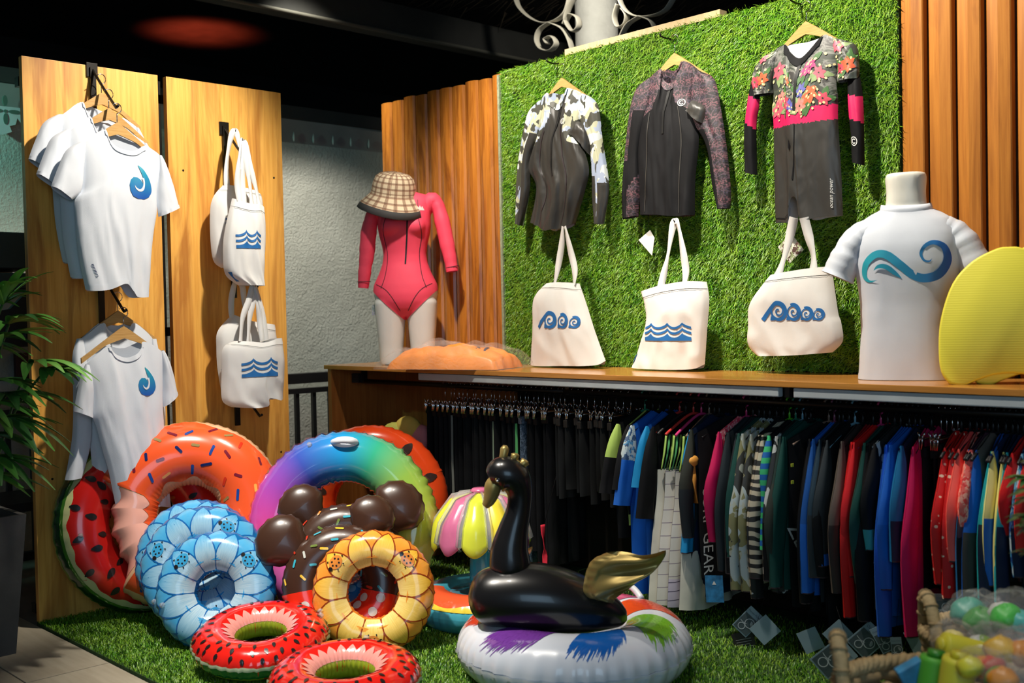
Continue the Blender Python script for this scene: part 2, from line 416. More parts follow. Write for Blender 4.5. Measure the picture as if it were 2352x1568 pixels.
blades('pile', tp, P, (0, -1, 0), .021, .0030, M_TURFW, 1.0, 12, .35)

# black railing in front of the stucco
ra = thing('railing', 'black metal railing in front of the grey stucco wall', 'railing', (-5.55, 3.3, 0))
MB().box(-.03, .03, -3.4, 1.5, .86, .92, bev=.004).build('top_rail', M_BLACK, ra, False)
MB().box(-.02, .02, -3.4, 1.5, .80, .83).build('under_rail', M_BLACK, ra, False)
MB().box(-.02, .02, -3.4, 1.5, .08, .12).build('bottom_rail', M_BLACK, ra, False)
bal = MB().box(-.012, .012, -.012, .012, .1, .81)
for k in range(40):
    if k == 0: b0 = bal.build('baluster', M_BLACK, ra, False); o = b0
    else: o = bpy.data.objects.new('baluster', b0.data); C.objects.link(o); o.parent = ra
    o.location = (0, -3.3+k*.118, 0)
# dark furniture glimpsed at far left
sh = thing('shelf', 'black wooden shelf fixed to the teal-lit stucco wall at far left', 'shelf', (-5.75, 1.75, 0))
MB().box(-.2, .2, -.9, .35, 1.52, 1.70, bev=.006).build('shelf_board', M_BLACK, sh, False)
MB().box(-.2, .2, -.9, .35, 1.42, 1.50, bev=.006).build('lower_rail', M_BLACK, sh, False)
bx = tag(MB().box(-.09, .09, -.14, .14, 0, .05, bev=.004).build('wooden_box', M_SIDE), 'small brown wooden box lying on the black shelf', 'box'); bx.location = (-5.7, 1.72, 1.7)
ch = thing('bench', 'black bench back with a curved crest at far left', 'bench', (-5.35, 1.6, 0))
poly = [(-.9, .0), (.42, .0), (.42, 1.46), (.36, 1.45), (.30, 1.38), (.24, 1.32), (.12, 1.30), (-.1, 1.30), (-.3, 1.36), (-.6, 1.30), (-.9, 1.30)]
m_ = MB(); extr([(y, z) for y, z in poly if z > .5]+[(-.9, 1.1), (.42, 1.1)][::-1] if False else [(-.9, 1.14), (.42, 1.14), (.42, 1.46), (.36, 1.45), (.30, 1.38), (.24, 1.32), (.12, 1.30), (-.1, 1.30), (-.3, 1.36), (-.6, 1.30), (-.9, 1.30)], .03)
m_.build('crest', M_BLACK, ch, False)
for y in (-.85, .38): MB().box(0, .03, y-.02, y+.02, 0, 1.2).build('post', M_BLACK, ch, False)
MB().box(0, .4, -.9, .42, .42, .46).build('seat', M_BLACK, ch, False)
for y in (-.85, .38): MB().box(.36, .39, y-.02, y+.02, 0, .43).build('leg', M_BLACK, ch, False)
sg = tag(MB().box(0, .03, -.05, .05, -.075, .075, bev=.003).build('small_sign', flat((.05, .012, .01), .5, name='dark_red_plastic')), 'small dark red plate on the wall under the bench crest at far left', 'sign'); sg.location = (-5.99, 2.13, 1.02)

# golden plywood panels on a black steel frame
fr = thing('steel_frame', 'black steel frame standing behind the two plywood panels', 'frame', (-4.66, 2.27, 0))
for y in (-.0, .55, -.55): MB().box(-.03, .01, y-.022, y+.022, 0, 2.33).build('upright', M_BLKMET, fr, False)
for z in (.06, 1.2, 2.25): MB().box(-.03, .01, -.6, .6, z-.02, z+.02).build('crossbar', M_BLKMET, fr, False)
PAN = []
for lab, y0, y1 in (('tall golden plywood panel holding the white t-shirts', 1.668, 2.256), ('tall golden plywood panel holding the white tote bags', 2.296, 2.888)):
    t = thing('plywood_panel', lab, 'panel', (-4.615, (y0+y1)/2, 0)); w = (y1-y0)/2; PAN.append(t)
    MB().box(-.018, .015, -w, w, .01, 2.345, bev=.0015).build('sheet', M_PANEL, t, False)
    for (yy, zz) in ((-w+.07, 1.93), (w-.05, 1.93), (-w+.07, .6), (w-.05, .6), (0.02, 1.2)):
        MB().tube([(.014, yy, zz), (.0165, yy, zz)], .005, 8).build('screw_head', M_BLKMET, t)

# display arms on the panels
def arm(panel, pb, tip, strut):
    pb = Vector(pb)-panel.location; t = bpy.data.objects.new('display_arm', None); C.objects.link(t); t.parent = panel; t.location = pb
    MB().box(0, .006, -.024, .024, -.03, .03, bev=.001).build('wall_plate', M_BLKMET, t, False)
    MB().box(.004, .016, -.012, .012, -strut, .01).build('strut', M_BLKMET, t, False)
    d = Vector(tip)-pb-panel.location
    MB().tube([(.01, 0, 0), d*.5, d*.97, d+Vector((.012, 0, .012))], .006, 8).build('bar', M_BLKMET, t)
arm(PAN[0], (-4.598, 1.957, 2.325), (-4.36, 1.957, 2.125), .30)
arm(PAN[0], (-4.598, 1.965, 1.47), (-4.36, 1.965, 1.285), .30)
arm(PAN[1], (-4.598, 2.575, 2.14), (-4.39, 2.575, 1.96), .30)
arm(PAN[1], (-4.598, 2.6, 1.55), (-4.39, 2.6, 1.385), .20)
arm(PAN[1], (-4.598, 2.6, .95), (-4.38, 2.6, .80), .20)

# the long display table
TZ = .99
dt = thing('display_table', 'long varnished wooden display table against the back wall', 'table', (-3, 3.6, 0))
MB().box(-1.99, 2.6, -.24, .26, TZ-.022, TZ, bev=.002).build('table_top', M_TOP, dt, False)
MB().box(-1.96, -1.93, -.235, .25, 0, TZ-.022).build('end_panel', M_SIDE, dt, False)
MB().box(-1.93, -.95, .2, .22, 0, TZ-.022).build('back_panel', M_SIDE, dt, False)
MB().box(-1.90, -1.84, -.12, -.09, TZ-.10, TZ-.05).build('bracket', M_BLACK, dt, False)
for x0, x1 in ((-1.18, .86), (.92, 2.6)):
    MB().box(x0, x1, -.235, -.205, TZ-.058, TZ-.024, bev=.004).build('light_batten', flat((.45, .50, .52), .4, name='pale_aluminium'), dt, False)
for y, z in ((.0, .02),):
    MB().box(.875, .895, -.22, -.20, TZ-.06, TZ-.022).build('batten_joint', M_BLACK, dt, False)
rl = thing('clothes_rail', 'black clothes rail running under the display table', 'rail', (-3, 3.55, .895))
MB().tube([(-1.9, 0, 0), (-.32, 0, 0)], .013, 10).build('thin_rail', M_BLKMET, rl)
MB().tube([(-.36, 0, 0), (2.4, 0, 0)], .017, 12).build('thick_rail', M_BLKMET, rl)
for x in (-1.88, -.34, 1.2):
    MB().box(x-.012, x+.012, -.012, .012, 0, .075).build('rail_hanger', M_BLKMET, rl, False)
# ================================================================ CLOTH SHEETS, PRINTS
def resample(pts, closedsmooth=True, k=6):
    if len(pts) > 2 and closedsmooth: pts = smoothpath([(p[0], p[1], 0) for p in pts], k)
    P = np.array([(p[0], p[1]) for p in pts], float)
    d = np.r_[0, np.cumsum(np.hypot(*np.diff(P, axis=0).T))]; d /= d[-1]
    return lambda t: (float(np.interp(t, d, P[:, 0])), float(np.interp(t, d, P[:, 1])))
class Cloth:
    """double sheet spanned between four edge curves (x right, z up, front = -y)"""
    def __init__(s, left, right, bottom=(), top=(), thick=.02, fold=.006, seed=0, freq=7, btop=None, smooth=True, flat=.5, shy=None, tenv=.35):
        s.L = resample(left, smooth); s.R = resample(right, smooth)
        s.B = resample([left[0]]+list(bottom)+[right[0]], smooth); s.T = resample([left[-1]]+list(top)+[right[-1]], smooth)
        s.T2 = resample([left[-1]]+list(btop)+[right[-1]], smooth) if btop is not None else s.T
        s.t = thick; s.fold = fold; s.seed = seed; s.freq = freq; s.flat = flat; s.shy = shy; s.tenv = tenv
        s.c = (left[0], right[0], left[-1], right[-1])
        mid = lambda a, b: math.hypot(a[0]-b[0], a[1]-b[1])
        s.W = mid(s.P(0, .5), s.P(1, .5)); s.H = mid(s.P(.5, 0), s.P(.5, 1))
    def P(s, u, v, back=False):
        B = s.B(u); T = (s.T2 if back else s.T)(u); L = s.L(v); R = s.R(v); c = s.c
        return tuple((1-v)*B[i]+v*T[i]+(1-u)*L[i]+u*R[i]-((1-u)*(1-v)*c[0][i]+u*(1-v)*c[1][i]+(1-u)*v*c[2][i]+u*v*c[3][i]) for i in (0, 1))
    def y(s, u, v):
        e = max(0, 1-abs(2*u-1)**2.6)**s.flat
        env = lerp(1, s.tenv, max(0, (v-.6)/.4)**2)
        n = mnoise.noise(Vector((u*s.freq+s.seed*7.3, v*1.3+s.seed, s.seed*3.1)))
        n2 = mnoise.noise(Vector((u*s.freq*2.3+v*3, v*4-u*2, s.seed*1.7+9)))
        n3 = 1-2*abs(mnoise.noise(Vector((u*s.freq*.8+v*1.5, v*2.2, s.seed*2.3+4))))
        yy = -(s.t*e*env + s.fold*min(1, e*1.6)*(n*1.1+n2*.4+n3*.5)*lerp(1.15, .45, v))
        return yy + (s.shy(u, v) if s.shy else 0)
    def pt(s, u, v, off=0):
        p = s.P(u, v); return (p[0], s.y(u, v)-off, p[1])
    def build(s, name, mats, parent, n=26, m=26, fn=None, backmat=None, back=True):
        mb = MB(); mb.grid(lambda u, v: s.pt(u, v), n, m)
        if fn: mb.I = [fn((i+.5)/n, (j+.5)/m) if fn.__code__.co_argcount == 2 else fn((i+.5)/n, (j+.5)/m, s.P((i+.5)/n, (j+.5)/m)) for j in range(m) for i in range(n)]
        if back:
            def bk(u, v):
                p = s.P(u, v, True); e = max(0, 1-abs(2*u-1)**2.6)**s.flat
                return (p[0], s.t*e*.7*lerp(1, s.tenv, max(0, (v-.6)/.4)**2)+(s.shy(u, v) if s.shy else 0)+.0008, p[1])
            mb.grid(bk, max(6, n//2), max(6, m//2), backmat or 0, True)
        return mb.build(name, mats, parent)
    def topu(s, q):
        us = np.linspace(0, 1, 201); d = [(s.T(u)[0]-q[0])**2+(s.T(u)[1]-q[1])**2 for u in us]; return float(us[int(np.argmin(d))])
    def inv(s, q):
        if not hasattr(s, 'G'):
            s.G = np.array([[s.P(i/20, j/20) for i in range(21)] for j in range(21)])
        d = ((s.G-np.array(q))**2).sum(2); j, i = divmod(int(d.argmin()), 21); u, v = i/20, j/20
        for it in range(4):
            p = s.P(u, v); e = 1e-3
            a = s.P(u+e, v) if u < .99 else tuple(2*p[k]-s.P(u-e, v)[k] for k in (0, 1))
            b = s.P(u, v+e) if v < .99 else tuple(2*p[k]-s.P(u, v-e)[k] for k in (0, 1))
            J = [[(a[0]-p[0])/e, (b[0]-p[0])/e], [(a[1]-p[1])/e, (b[1]-p[1])/e]]; D = J[0][0]*J[1][1]-J[0][1]*J[1][0]
            if abs(D) < 1e-9: break
            rx, rz = q[0]-p[0], q[1]-p[1]
            u = min(1, max(0, u+(rx*J[1][1]-rz*J[0][1])/D)); v = min(1, max(0, v+(J[0][0]*rz-J[1][0]*rx)/D))
        return u, v
    def mapper(s, q0, q1, off=.0025):
        """unit decal box [-.5,.5]^2 -> surface; q0,q1 local corners (min x, min z),(max x, max z)"""
        c = ((q0[0]+q1[0])/2, (q0[1]+q1[1])/2); w = q1[0]-q0[0]; h = q1[1]-q0[1]
        def f(x, y, lay=0):
            u, v = s.inv((c[0]+x*w, c[1]+y*h)); return s.pt(u, v, off+lay*.0007)
        return f, w/h
def stroke(mb, f, pts, wid, asp=1.0, mi=0, k=6, lay=0, smooth=True):
    """variable-width band; pts in the unit box, widths in units of its height"""
    Q = [(p[0]*asp, p[1], w) for p, w in zip(pts, wid)]
    Q = [(v.x, v.y, v.z) for v in smoothpath(Q, k)] if smooth else Q
    V = []; U = []; F = []
    for i, (x, y, w) in enumerate(Q):
        a = Q[max(i-1, 0)]; b = Q[min(i+1, len(Q)-1)]; dx, dy = b[0]-a[0], b[1]-a[1]; l = math.hypot(dx, dy) or 1
        nx, ny = -dy/l, dx/l
        for s_ in (-.5, 0, .5):
            X, Y = x+nx*w*s_, y+ny*w*s_
            V.append(f(X/asp, Y, lay)); U.append((X/asp+.5, Y+.5))
    for i in range(len(Q)-1):
        for j in (0, 1):
            a = i*3+j; F.append((a, a+1, a+4, a+3))
    mb.add(V, F, mi, U)
def band(mb, f, xs, y0, y1, mi=0, lay=0):
    V = []; U = []; F = []
    for x, a, b in zip(xs, y0, y1):
        for t in (0, .5, 1): yy = lerp(a, b, t); V.append(f(x, yy, lay)); U.append((x+.5, yy+.5))
    for i in range(len(xs)-1):
        for j in (0, 1):
            a = i*3+j; F.append((a, a+3, a+4, a+1))
    mb.add(V, F, mi, U)
def blob(mb, f, poly, mi=0, lay=0, rings=3, c=None, uvf=None):
    """star-shaped print patch; poly in the coordinates of f"""
    cx = sum(p[0] for p in poly)/len(poly); cy = sum(p[1] for p in poly)/len(poly)
    if c: cx, cy = c
    n = len(poly); V = [f(cx, cy, lay)]; U = [uvf(cx, cy) if uvf else (.5, .5)]; F = []
    for k in range(1, rings+1):
        t = k/rings
        for p in poly:
            X, Y = lerp(cx, p[0], t), lerp(cy, p[1], t); V.append(f(X, Y, lay)); U.append(uvf(X, Y) if uvf else (.5, .5))
    for i in range(n): F.append((0, 1+i, 1+(i+1) % n))
    for k in range(rings-1):
        a = 1+k*n
        for i in range(n): F.append((a+i, a+n+i, a+n+(i+1) % n, a+(i+1) % n))
    mb.add(V, F, mi, U)
# print designs ---------------------------------------------------
def curl_print(mb, f, asp):
    blob(mb, f, [(.44, -.2), (.46, -.31), (.36, -.42), (.12, -.5), (-.15, -.49), (-.36, -.42), (-.47, -.27), (-.49, -.1), (-.42, .05), (-.29, .13), (-.12, .125), (.02, .05), (.10, -.05), (.25, -.12)], 0, 0, 5, (-.02, -.2), lambda x, y: (x+.5, y+.5))
    stroke(mb, f, [(-.06, .5), (.08, .36), (.22, .18), (.31, .0), (.335, -.2), (.3, -.32)], [.0, .10, .165, .21, .235, .2], asp)
    stroke(mb, f, [(-.27, -.1), (-.2, -.2), (-.07, -.25), (.06, -.21), (.13, -.10), (.14, .02), (.1, .12)], [.0, .045, .07, .075, .06, .06, .07], asp, 1, lay=2)
def surf_print(mb, f, asp):
    stroke(mb, f, [(-.34, -.43), (-.44, -.46), (-.495, -.30), (-.47, .0), (-.36, .2), (-.23, .17), (-.08, -.08), (.06, -.33), (.2, -.42), (.36, -.32), (.455, 0), (.42, .33), (.30, .45), (.2, .36), (.155, .18), (.19, .02), (.25, -.01), (.28, .06)],
           [.0, .06, .11, .15, .18, .20, .20, .20, .21, .22, .20, .15, .11, .09, .07, .05, .04, .0], asp, 0)
    stroke(mb, f, [(-.39, -.2), (-.33, -.1), (-.24, -.12), (-.14, -.28), (-.06, -.42)], [.0, .09, .12, .1, .0], asp)
def wave_print(mb, f, asp, cusps=(-.34, .03, .33), lines=3, mi=0):
    n = 60; xs = [-.5+i/n for i in range(n+1)]
    cs = [-.78]+list(cusps)+[.8]
    def h(x):
        for a, b in zip(cs, cs[1:]):
            if a <= x <= b: s_ = (x-a)/(b-a); return 1-(math.sin(PI*s_))**.55
        return 0
    for k in range(lines):
        base = .24-k*.27
        y1 = [base+.26*h(x) for x in xs]
        y0 = [base-.115+.24*h(x)+.0 for x in xs] if k < lines-1 else [base-.16 for x in xs]
        band(mb, f, xs, y0, y1, mi)
def spiral_print(mb, f, asp, n=4, fade=None):
    x = -.5; sizes = [1, .88, .7, .6][:n]; tot = sum(s_*1.05 for s_ in sizes)+.75
    cxs = []; cur = .95
    for s_ in sizes: cxs.append(cur+s_*.25); cur += s_*1.05
    for i, (s_, cx) in enumerate(zip(sizes, cxs)):
        X = lambda a: a/tot-.5
        r = .5*s_; cy = -.5+r; hgt = 1.0
        ang = [115-i_*24 for i_ in range(34)]; pts = []; wid = []
        if i == 0: pts = [(X(.12), -.47), (X(.45), -.1)]; wid = [.24, .24]
        for j, a in enumerate(ang):
            rr = r*.88*(1 if j < 11 else 1-.9*(j-11)/22)
            ca = math.cos(math.radians(a)); sa = math.sin(math.radians(a))
            pts.append((X(cx)+rr*ca/asp, cy+rr*sa)); wid.append((.21 if j < 7 else lerp(.21, .085, min(1, (j-7)/6)))*s_)
        stroke(mb, f, pts, wid, asp, min(i, 3), 3)
        blob(mb, f, [(X(cx)-r*1.05/asp, -.49), (X(cx)-r*.45/asp, -.49), (X(cx)-r*.95/asp, cy-r*.45)], min(i, 3))
M_SP = [flat(sr(24, 92, 160), .6), flat(sr(34, 108, 172), .6), flat(sr(60, 130, 188), .6), flat(sr(120, 165, 205), .6)]

def pxl(pts, ax, val, org):
    out = []
    for p in pts:
        w = at(p[0], p[1], ax, val); out.append(((w.x-org[0]) if ax == 'y' else (w.y-org[1]), w.z-org[2]))
    return out
def px_cloth(ax, val, org, L, R, B=(), T=(), BT=None, **k):
    f = lambda q: pxl(q, ax, val, org)
    return Cloth(f(L), f(R), f(B), f(T), btop=f(BT) if BT is not None else None, **k)
def edge_strip(cl, name, mat, parent, w=.012, which='T', back=False, u0=0., u1=1., n=30, off=.0015):
    mb = MB(); V = []; F = []
    for i in range(n+1):
        u = lerp(u0, u1, i/n); dv = w/cl.H
        for t in (0, 1):
            v = (1-dv*t) if which == 'T' else dv*t
            V.append(cl.pt(u, v, off))
    for i in range(n): a = i*2; F.append((a, a+1, a+3, a+2))
    mb.add(V, F); return mb.build(name, mat, parent)
def seam(cl, name, mat, parent, uv, w=.003, off=.002):
    mb = MB(); Q = smoothpath([(a, b, 0) for a, b in uv], 6); V = []; F = []
    for i, q in enumerate(Q):
        a = Q[max(i-1, 0)]; b = Q[min(i+1, len(Q)-1)]; dx = (b.x-a.x)*cl.W; dy = (b.y-a.y)*cl.H; l = math.hypot(dx, dy) or 1
        for s_ in (-.5, .5):
            u = min(1, max(0, q.x-dy/l*w*s_/cl.W)); v = min(1, max(0, q.y+dx/l*w*s_/cl.H)); V.append(cl.pt(u, v, off))
    for i in range(len(Q)-1): k = i*2; F.append((k, k+1, k+3, k+2))
    mb.add(V, F); return mb.build(name, mat, parent)

# wooden hanger, built once
def hanger_meshes():
    b = MB(); rings = []
    for i in range(-12, 13):
        x = i/12*.175; a = abs(i)/12
        z = -.002-.125*a**1.05; h = lerp(.05, .022, min(1, a*2.2)); th = lerp(.013, .009, a); yb = .016*a*a
        rings.append([(x, -th/2+yb, z-h), (x, -th/2+yb, z), (x, th/2+yb, z), (x, th/2+yb, z-h)])
    b.loft(rings, 0, True, (True, True))
    h = MB(); pts = [(0, 0, -.02), (0, 0, .02), (.0, 0, .035)]+[(.02*math.sin(a)-.0, 0, .056-.021*math.cos(a)) for a in [k*.45 for k in range(0, 10)]]
    h.tube(pts, .002, 6)
    return b, h
HB, HH = hanger_meshes(); _hg = None
def hanger(label, loc, rotz=0, group=None, s=1.0):
    global _hg
    if _hg is None:
        _hg = thing('wooden_hanger', label, 'hanger', loc, (0, 0, rotz), group)
        HB.build('hanger_bar', M_HANG, _hg, True, 40); HH.build('hanger_hook', M_CHROME, _hg); t = _hg
    else:
        t = copy_tree(_hg); t['label'] = label; t.location = loc; t.rotation_euler = (0, 0, rotz)
        if group: t['group'] = group
    t.scale = (s, s, s); return t

# ================================================================ WHITE T-SHIRTS ON THE LEFT PANEL
NT1 = [(236, 298), (246, 320), (258, 336), (281, 346), (306, 347), (329, 335)]
def tee(label, X, dx, dy, printed, seed, mat=M_WHITE, logo='curl', tagtext=False, group=None):
    sft = lambda q: [(x+dx, y+dy) for x, y in q]
    org = at(282+dx, 300+dy, 'x', X)
    t = thing('t_shirt', label, 't-shirt', org, (0, 0, PI/2), group)
    k = dict(seed=seed)
    bd = px_cloth('x', X, org, sft([(196, 664), (180, 580), (173, 500), (172, 456), (186, 440), (190, 385), (186, 333)]), sft([(341, 682), (348, 580), (354, 526), (360, 488), (360, 440), (368, 390), (368, 358)]),
                  sft([(205, 668), (240, 666), (278, 652), (292, 668), (306, 683)]), sft([(210, 316)]+NT1+[(348, 345)]), sft([(210, 316), (236, 298), (262, 306), (300, 322), (329, 335), (348, 345)]), thick=.05, fold=.010, freq=6, **k)
    bd.build('body', [mat, M_WHITE2], t, 34, 34, backmat=1)
    cu = [bd.topu(pxl(sft([q]), 'x', X, org)[0]) for q in (NT1[0], NT1[-1])]; edge_strip(bd, 'collar', mat, t, .018, 'T', u0=cu[0], u1=cu[1], off=.005)
    edge_strip(bd, 'hem', mat, t, .02, 'B', off=.003)
    for nm, L_, R_ in (('l', [(117, 428), (133, 385), (152, 345), (184, 326)], [(163, 460), (186, 440), (192, 385), (196, 326)]), ('r', [(364, 498), (358, 450), (362, 400), (364, 356)], [(411, 477), (398, 430), (384, 388), (370, 358)])):
        sl = px_cloth('x', X, org, sft(L_), sft(R_), thick=.03, fold=.006, freq=3, seed=seed+3 if nm == 'l' else seed+5)
        s_ = sl.build('sleeve', [mat, M_WHITE2], t, 14, 16, backmat=1); edge_strip(sl, 'cuff', mat, s_, .014, 'B', off=.002)
    if printed:
        f = lambda x, y: pxl(sft([(x, y)]), 'x', X, org)[0]
        a = f(286, 458); b = f(338, 383); mp, asp = bd.mapper((a[0], a[1]), (b[0], b[1]))
        mb = MB(); curl_print(mb, mp, asp); mb.build('curl_print', [M_LOGO, M_WHITE], t, True)
        mb = MB()
        for j in range(9):
            blob(mb, lambda x, y, l: bd.pt(x, y, .003), [(.10+.004*j, .17-.0095*j-.003), (.122+.004*j, .17-.0095*j-.003), (.122+.004*j, .17-.0095*j+.003), (.10+.004*j, .17-.0095*j+.003)], rings=1)
        mb.build('side_lettering', flat((.03, .05, .12), .6), t)
    return t
tee('front white t-shirt with blue curl print on the upper arm of the plywood panel', -4.36, 0, 0, True, 1)
tee('middle white t-shirt of the upper three, behind the printed one', -4.44, -34, -28, False, 2)
tee('rearmost white t-shirt of the upper three, against the plywood panel', -4.52, -52, -63, False, 4)
for (px, py, X, l) in ((269, 276, -4.365, 'front'), (250, 243, -4.445, 'middle'), (233, 208, -4.525, 'rearmost')):
    hanger('%s wooden hanger of the upper three white t-shirts' % l, at(px, py+4, 'x', X), PI/2)
# lower pair
X = -4.36; org = at(285, 800, 'x', X)
t = thing('t_shirt', 'lower white t-shirt with blue curl print above the bitten doughnut ring', 't-shirt', org, (0, 0, PI/2))
bd = px_cloth('x', X, org, [(266, 1163), (249, 1080), (236, 1036), (220, 975), (212, 956), (212, 900), (194, 840)], [(392, 1165), (382, 1060), (376, 972), (374, 931), (374, 880), (376, 812)], [(300, 1168), (350, 1160)],
              [(218, 815), (244, 794), (254, 806), (265, 815), (287, 821), (309, 813), (320, 800), (325, 784), (348, 792)], [(218, 815), (244, 794), (285, 800), (325, 784), (348, 792)], thick=.045, fold=.011, freq=7, seed=8)
bd.build('body', [M_WHITE, M_WHITE2], t, 34, 34, backmat=1)
cu = [bd.topu(pxl([q], 'x', X, org)[0]) for q in ((244, 794), (325, 784))]; edge_strip(bd, 'collar', M_WHITE, t, .018, 'T', u0=cu[0], u1=cu[1], off=.005)
for L_, R_, sd in (([(169, 944), (176, 905), (184, 868), (196, 836)], [(212, 960), (214, 920), (212, 880), (204, 838)], 3), ([(374, 934), (372, 890), (372, 850), (368, 806)], [(407, 905), (398, 865), (388, 830), (376, 804)], 6)):
    sl = px_cloth('x', X, org, L_, R_, thick=.028, fold=.005, freq=3, seed=sd)
    s_ = sl.build('sleeve', [M_WHITE, M_WHITE2], t, 14, 16, backmat=1); edge_strip(sl, 'cuff', M_WHITE, s_, .014, 'B', off=.002)
f = lambda x, y: pxl([(x, y)], 'x', X, org)[0]
a = f(308, 909); b = f(347, 841); mp, asp = bd.mapper(a, b); mb = MB(); curl_print(mb, mp, asp); mb.build('curl_print', [M_LOGO, M_WHITE], t)
X = -4.46; org = at(268, 750, 'x', X)
t = thing('long_sleeve_shirt', 'white long-sleeve shirt hanging behind the lower printed t-shirt', 'shirt', org, (0, 0, PI/2))
bd = px_cloth('x', X, org, [(215, 1120), (205, 1000), (192, 900), (190, 840), (180, 785)], [(352, 1110), (350, 1000), (352, 900), (352, 780)], [], [(205, 762), (233, 741), (245, 758), (268, 768), (290, 760), (303, 741), (330, 758)], [(205, 762), (233, 741), (268, 748), (303, 741), (330, 758)], thick=.04, fold=.009, freq=7, seed=12)
bd.build('body', [M_WHITE, M_WHITE2], t, 26, 26, backmat=1); cu = [bd.topu(pxl([q], 'x', X, org)[0]) for q in ((233, 741), (303, 741))]; edge_strip(bd, 'collar', M_WHITE, t, .016, 'T', u0=cu[0], u1=cu[1], off=.005)
for L_, R_, sd in (([(149, 1102), (166, 1000), (168, 900), (166, 820), (176, 778)], [(186, 1096), (208, 1010), (206, 900), (200, 840), (190, 776)], 4), ([(344, 1080), (344, 960), (344, 860), (346, 778)], [(372, 1080), (378, 960), (372, 860), (358, 778)], 7)):
    sl = px_cloth('x', X, org, L_, R_, thick=.03, fold=.008, freq=3, seed=sd); sl.build('sleeve', [M_WHITE, M_WHITE2], t, 12, 22, backmat=1)
for (px, py, X, l) in ((284, 748, -4.365, 'wooden hanger of the lower t-shirt with blue curl print'), (271, 712, -4.465, 'wooden hanger of the white long-sleeve shirt')):
    hanger(l, at(px, py, 'x', X), PI/2)

# ================================================================ TOTE BAGS
def tote(label, ax, val, L, R, B, T, handles, thick, seed, mat=M_CANVAS2, design=None, box=None, fold=.008, w=.026, shy=None, sidetag=None):
    org = at(*[(L[0][i]+R[-1][i])/2 for i in (0, 1)], ax, val)
    t = thing('tote_bag', label, 'tote bag', org, (0, 0, PI/2 if ax == 'x' else 0))
    bd = px_cloth(ax, val, org, L, R, B, T, thick=thick, fold=fold*1.5, seed=seed, freq=4.5, flat=.45, shy=shy, tenv=.5)
    bd.build('bag_body', [mat, mat], t, 30, 30); edge_strip(bd, 'top_hem', mat, t, .03, 'T', off=.0025); seam(bd, 'hem_stitching', M_CANVAS, t, [(0, 1-.034/bd.H), (.5, 1-.034/bd.H), (1, 1-.034/bd.H)], .0018, .003)
    for hp in handles:
        pts = pxl(hp, ax, val, org); pts = smoothpath([(p[0], -.006+(-.012 if i in (0, len(pts)-1) else 0), p[1]) for i, p in enumerate(pts)], 6)
        mb = MB(); V = []; F = []
        for i, p in enumerate(pts):
            d = pts[min(i+1, len(pts)-1)]-pts[max(i-1, 0)]; tw = .5*math.sin(i*.35+seed)
            nn = Vector((-d.z, 0, d.x)); nn = Vector((abs(nn.x), 0, nn.z if nn.x > 0 else -nn.z)) if nn.length > 1e-6 else Vector((1, 0, 0)); nn.normalize()
            nn = Vector((nn.x*math.cos(tw), math.sin(tw), nn.z*math.cos(tw)))*w*.5
            V += [p-nn, p+nn, p+nn+Vector((0, .003, 0)), p-nn+Vector((0, .003, 0))]
        for i in range(len(pts)-1):
            for j in range(4): a = i*4; F.append((a+j, a+(j+1) % 4, a+4+(j+1) % 4, a+4+j))
        mb.add(V, F); mb.build('handle', mat, t)
    if design:
        q0 = pxl([(box[0], box[3])], ax, val, org)[0]; q1 = pxl([(box[2], box[1])], ax, val, org)[0]
        q1 = (q1[0], q0[1]+(q1[1]-q0[1])); mp, asp = bd.mapper(q0, q1); mb = MB()
        design(mb, mp, asp); mb.build('print', M_SP if design == spiral_print or getattr(design, 'sp', 0) else M_WAVEP, t)
    if sidetag:
        u0, v0 = sidetag; mb = MB(); blob(mb, lambda x, y, l: bd.pt(x, y, .003), [(u0, v0), (u0+.05, v0), (u0+.05, v0+.14), (u0, v0+.14)], rings=2); mb.build('woven_label', M_SP[1], t)
    return t
tote('white tote bag with wave print at the front of the upper arm', 'x', -4.38, [(552, 655), (520, 631), (514, 580), (518, 530), (535, 455)], [(600, 657), (604, 600), (607, 520), (605, 478)], [], [(552, 464), (572, 470), (590, 470)],
     [[(546, 462), (544, 420), (550, 360), (555, 322), (562, 360), (572, 420), (574, 470)], [(556, 466), (555, 420), (556, 370), (560, 326), (572, 380), (586, 430), (592, 474)]], .05, 3, design=lambda m, f, a: wave_print(m, f, a, (-.1, .3)), box=(531, 530, 584, 573), sidetag=(.02, .08),
     shy=lambda u, v: .03*abs(u-.6)-.01)
tote('white tote bag hanging at the back of the upper arm', 'x', -4.50, [(508, 615), (487, 588), (484, 470), (512, 425)], [(596, 610), (602, 520), (600, 455), (588, 440)], [], [(545, 430)],
     [[(517, 430), (519, 380), (528, 320), (538, 300), (548, 330), (552, 390), (552, 440)]], .05, 5, design=lambda m, f, a: wave_print(m, f, a, (-.2, .2)), box=(506, 497, 560, 528))
tote('white tote bag with wave print at the front of the lower arm', 'x', -4.37, [(535, 935), (513, 918), (512, 860), (515, 800), (541, 783)], [(646, 913), (650, 850), (648, 800), (646, 776)], [(598, 933), (602, 913), (630, 918)], [(570, 784), (600, 786), (625, 778)],
     [[(548, 784), (556, 730), (570, 690), (582, 652), (592, 700), (596, 740), (598, 782)], [(566, 784), (572, 730), (580, 690), (584, 656), (600, 710), (606, 780)]], .06, 7, design=lambda m, f, a: wave_print(m, f, a, (-.18, .3)), box=(543, 818, 620, 868), shy=lambda u, v: .03*abs(u-.75)-.01)
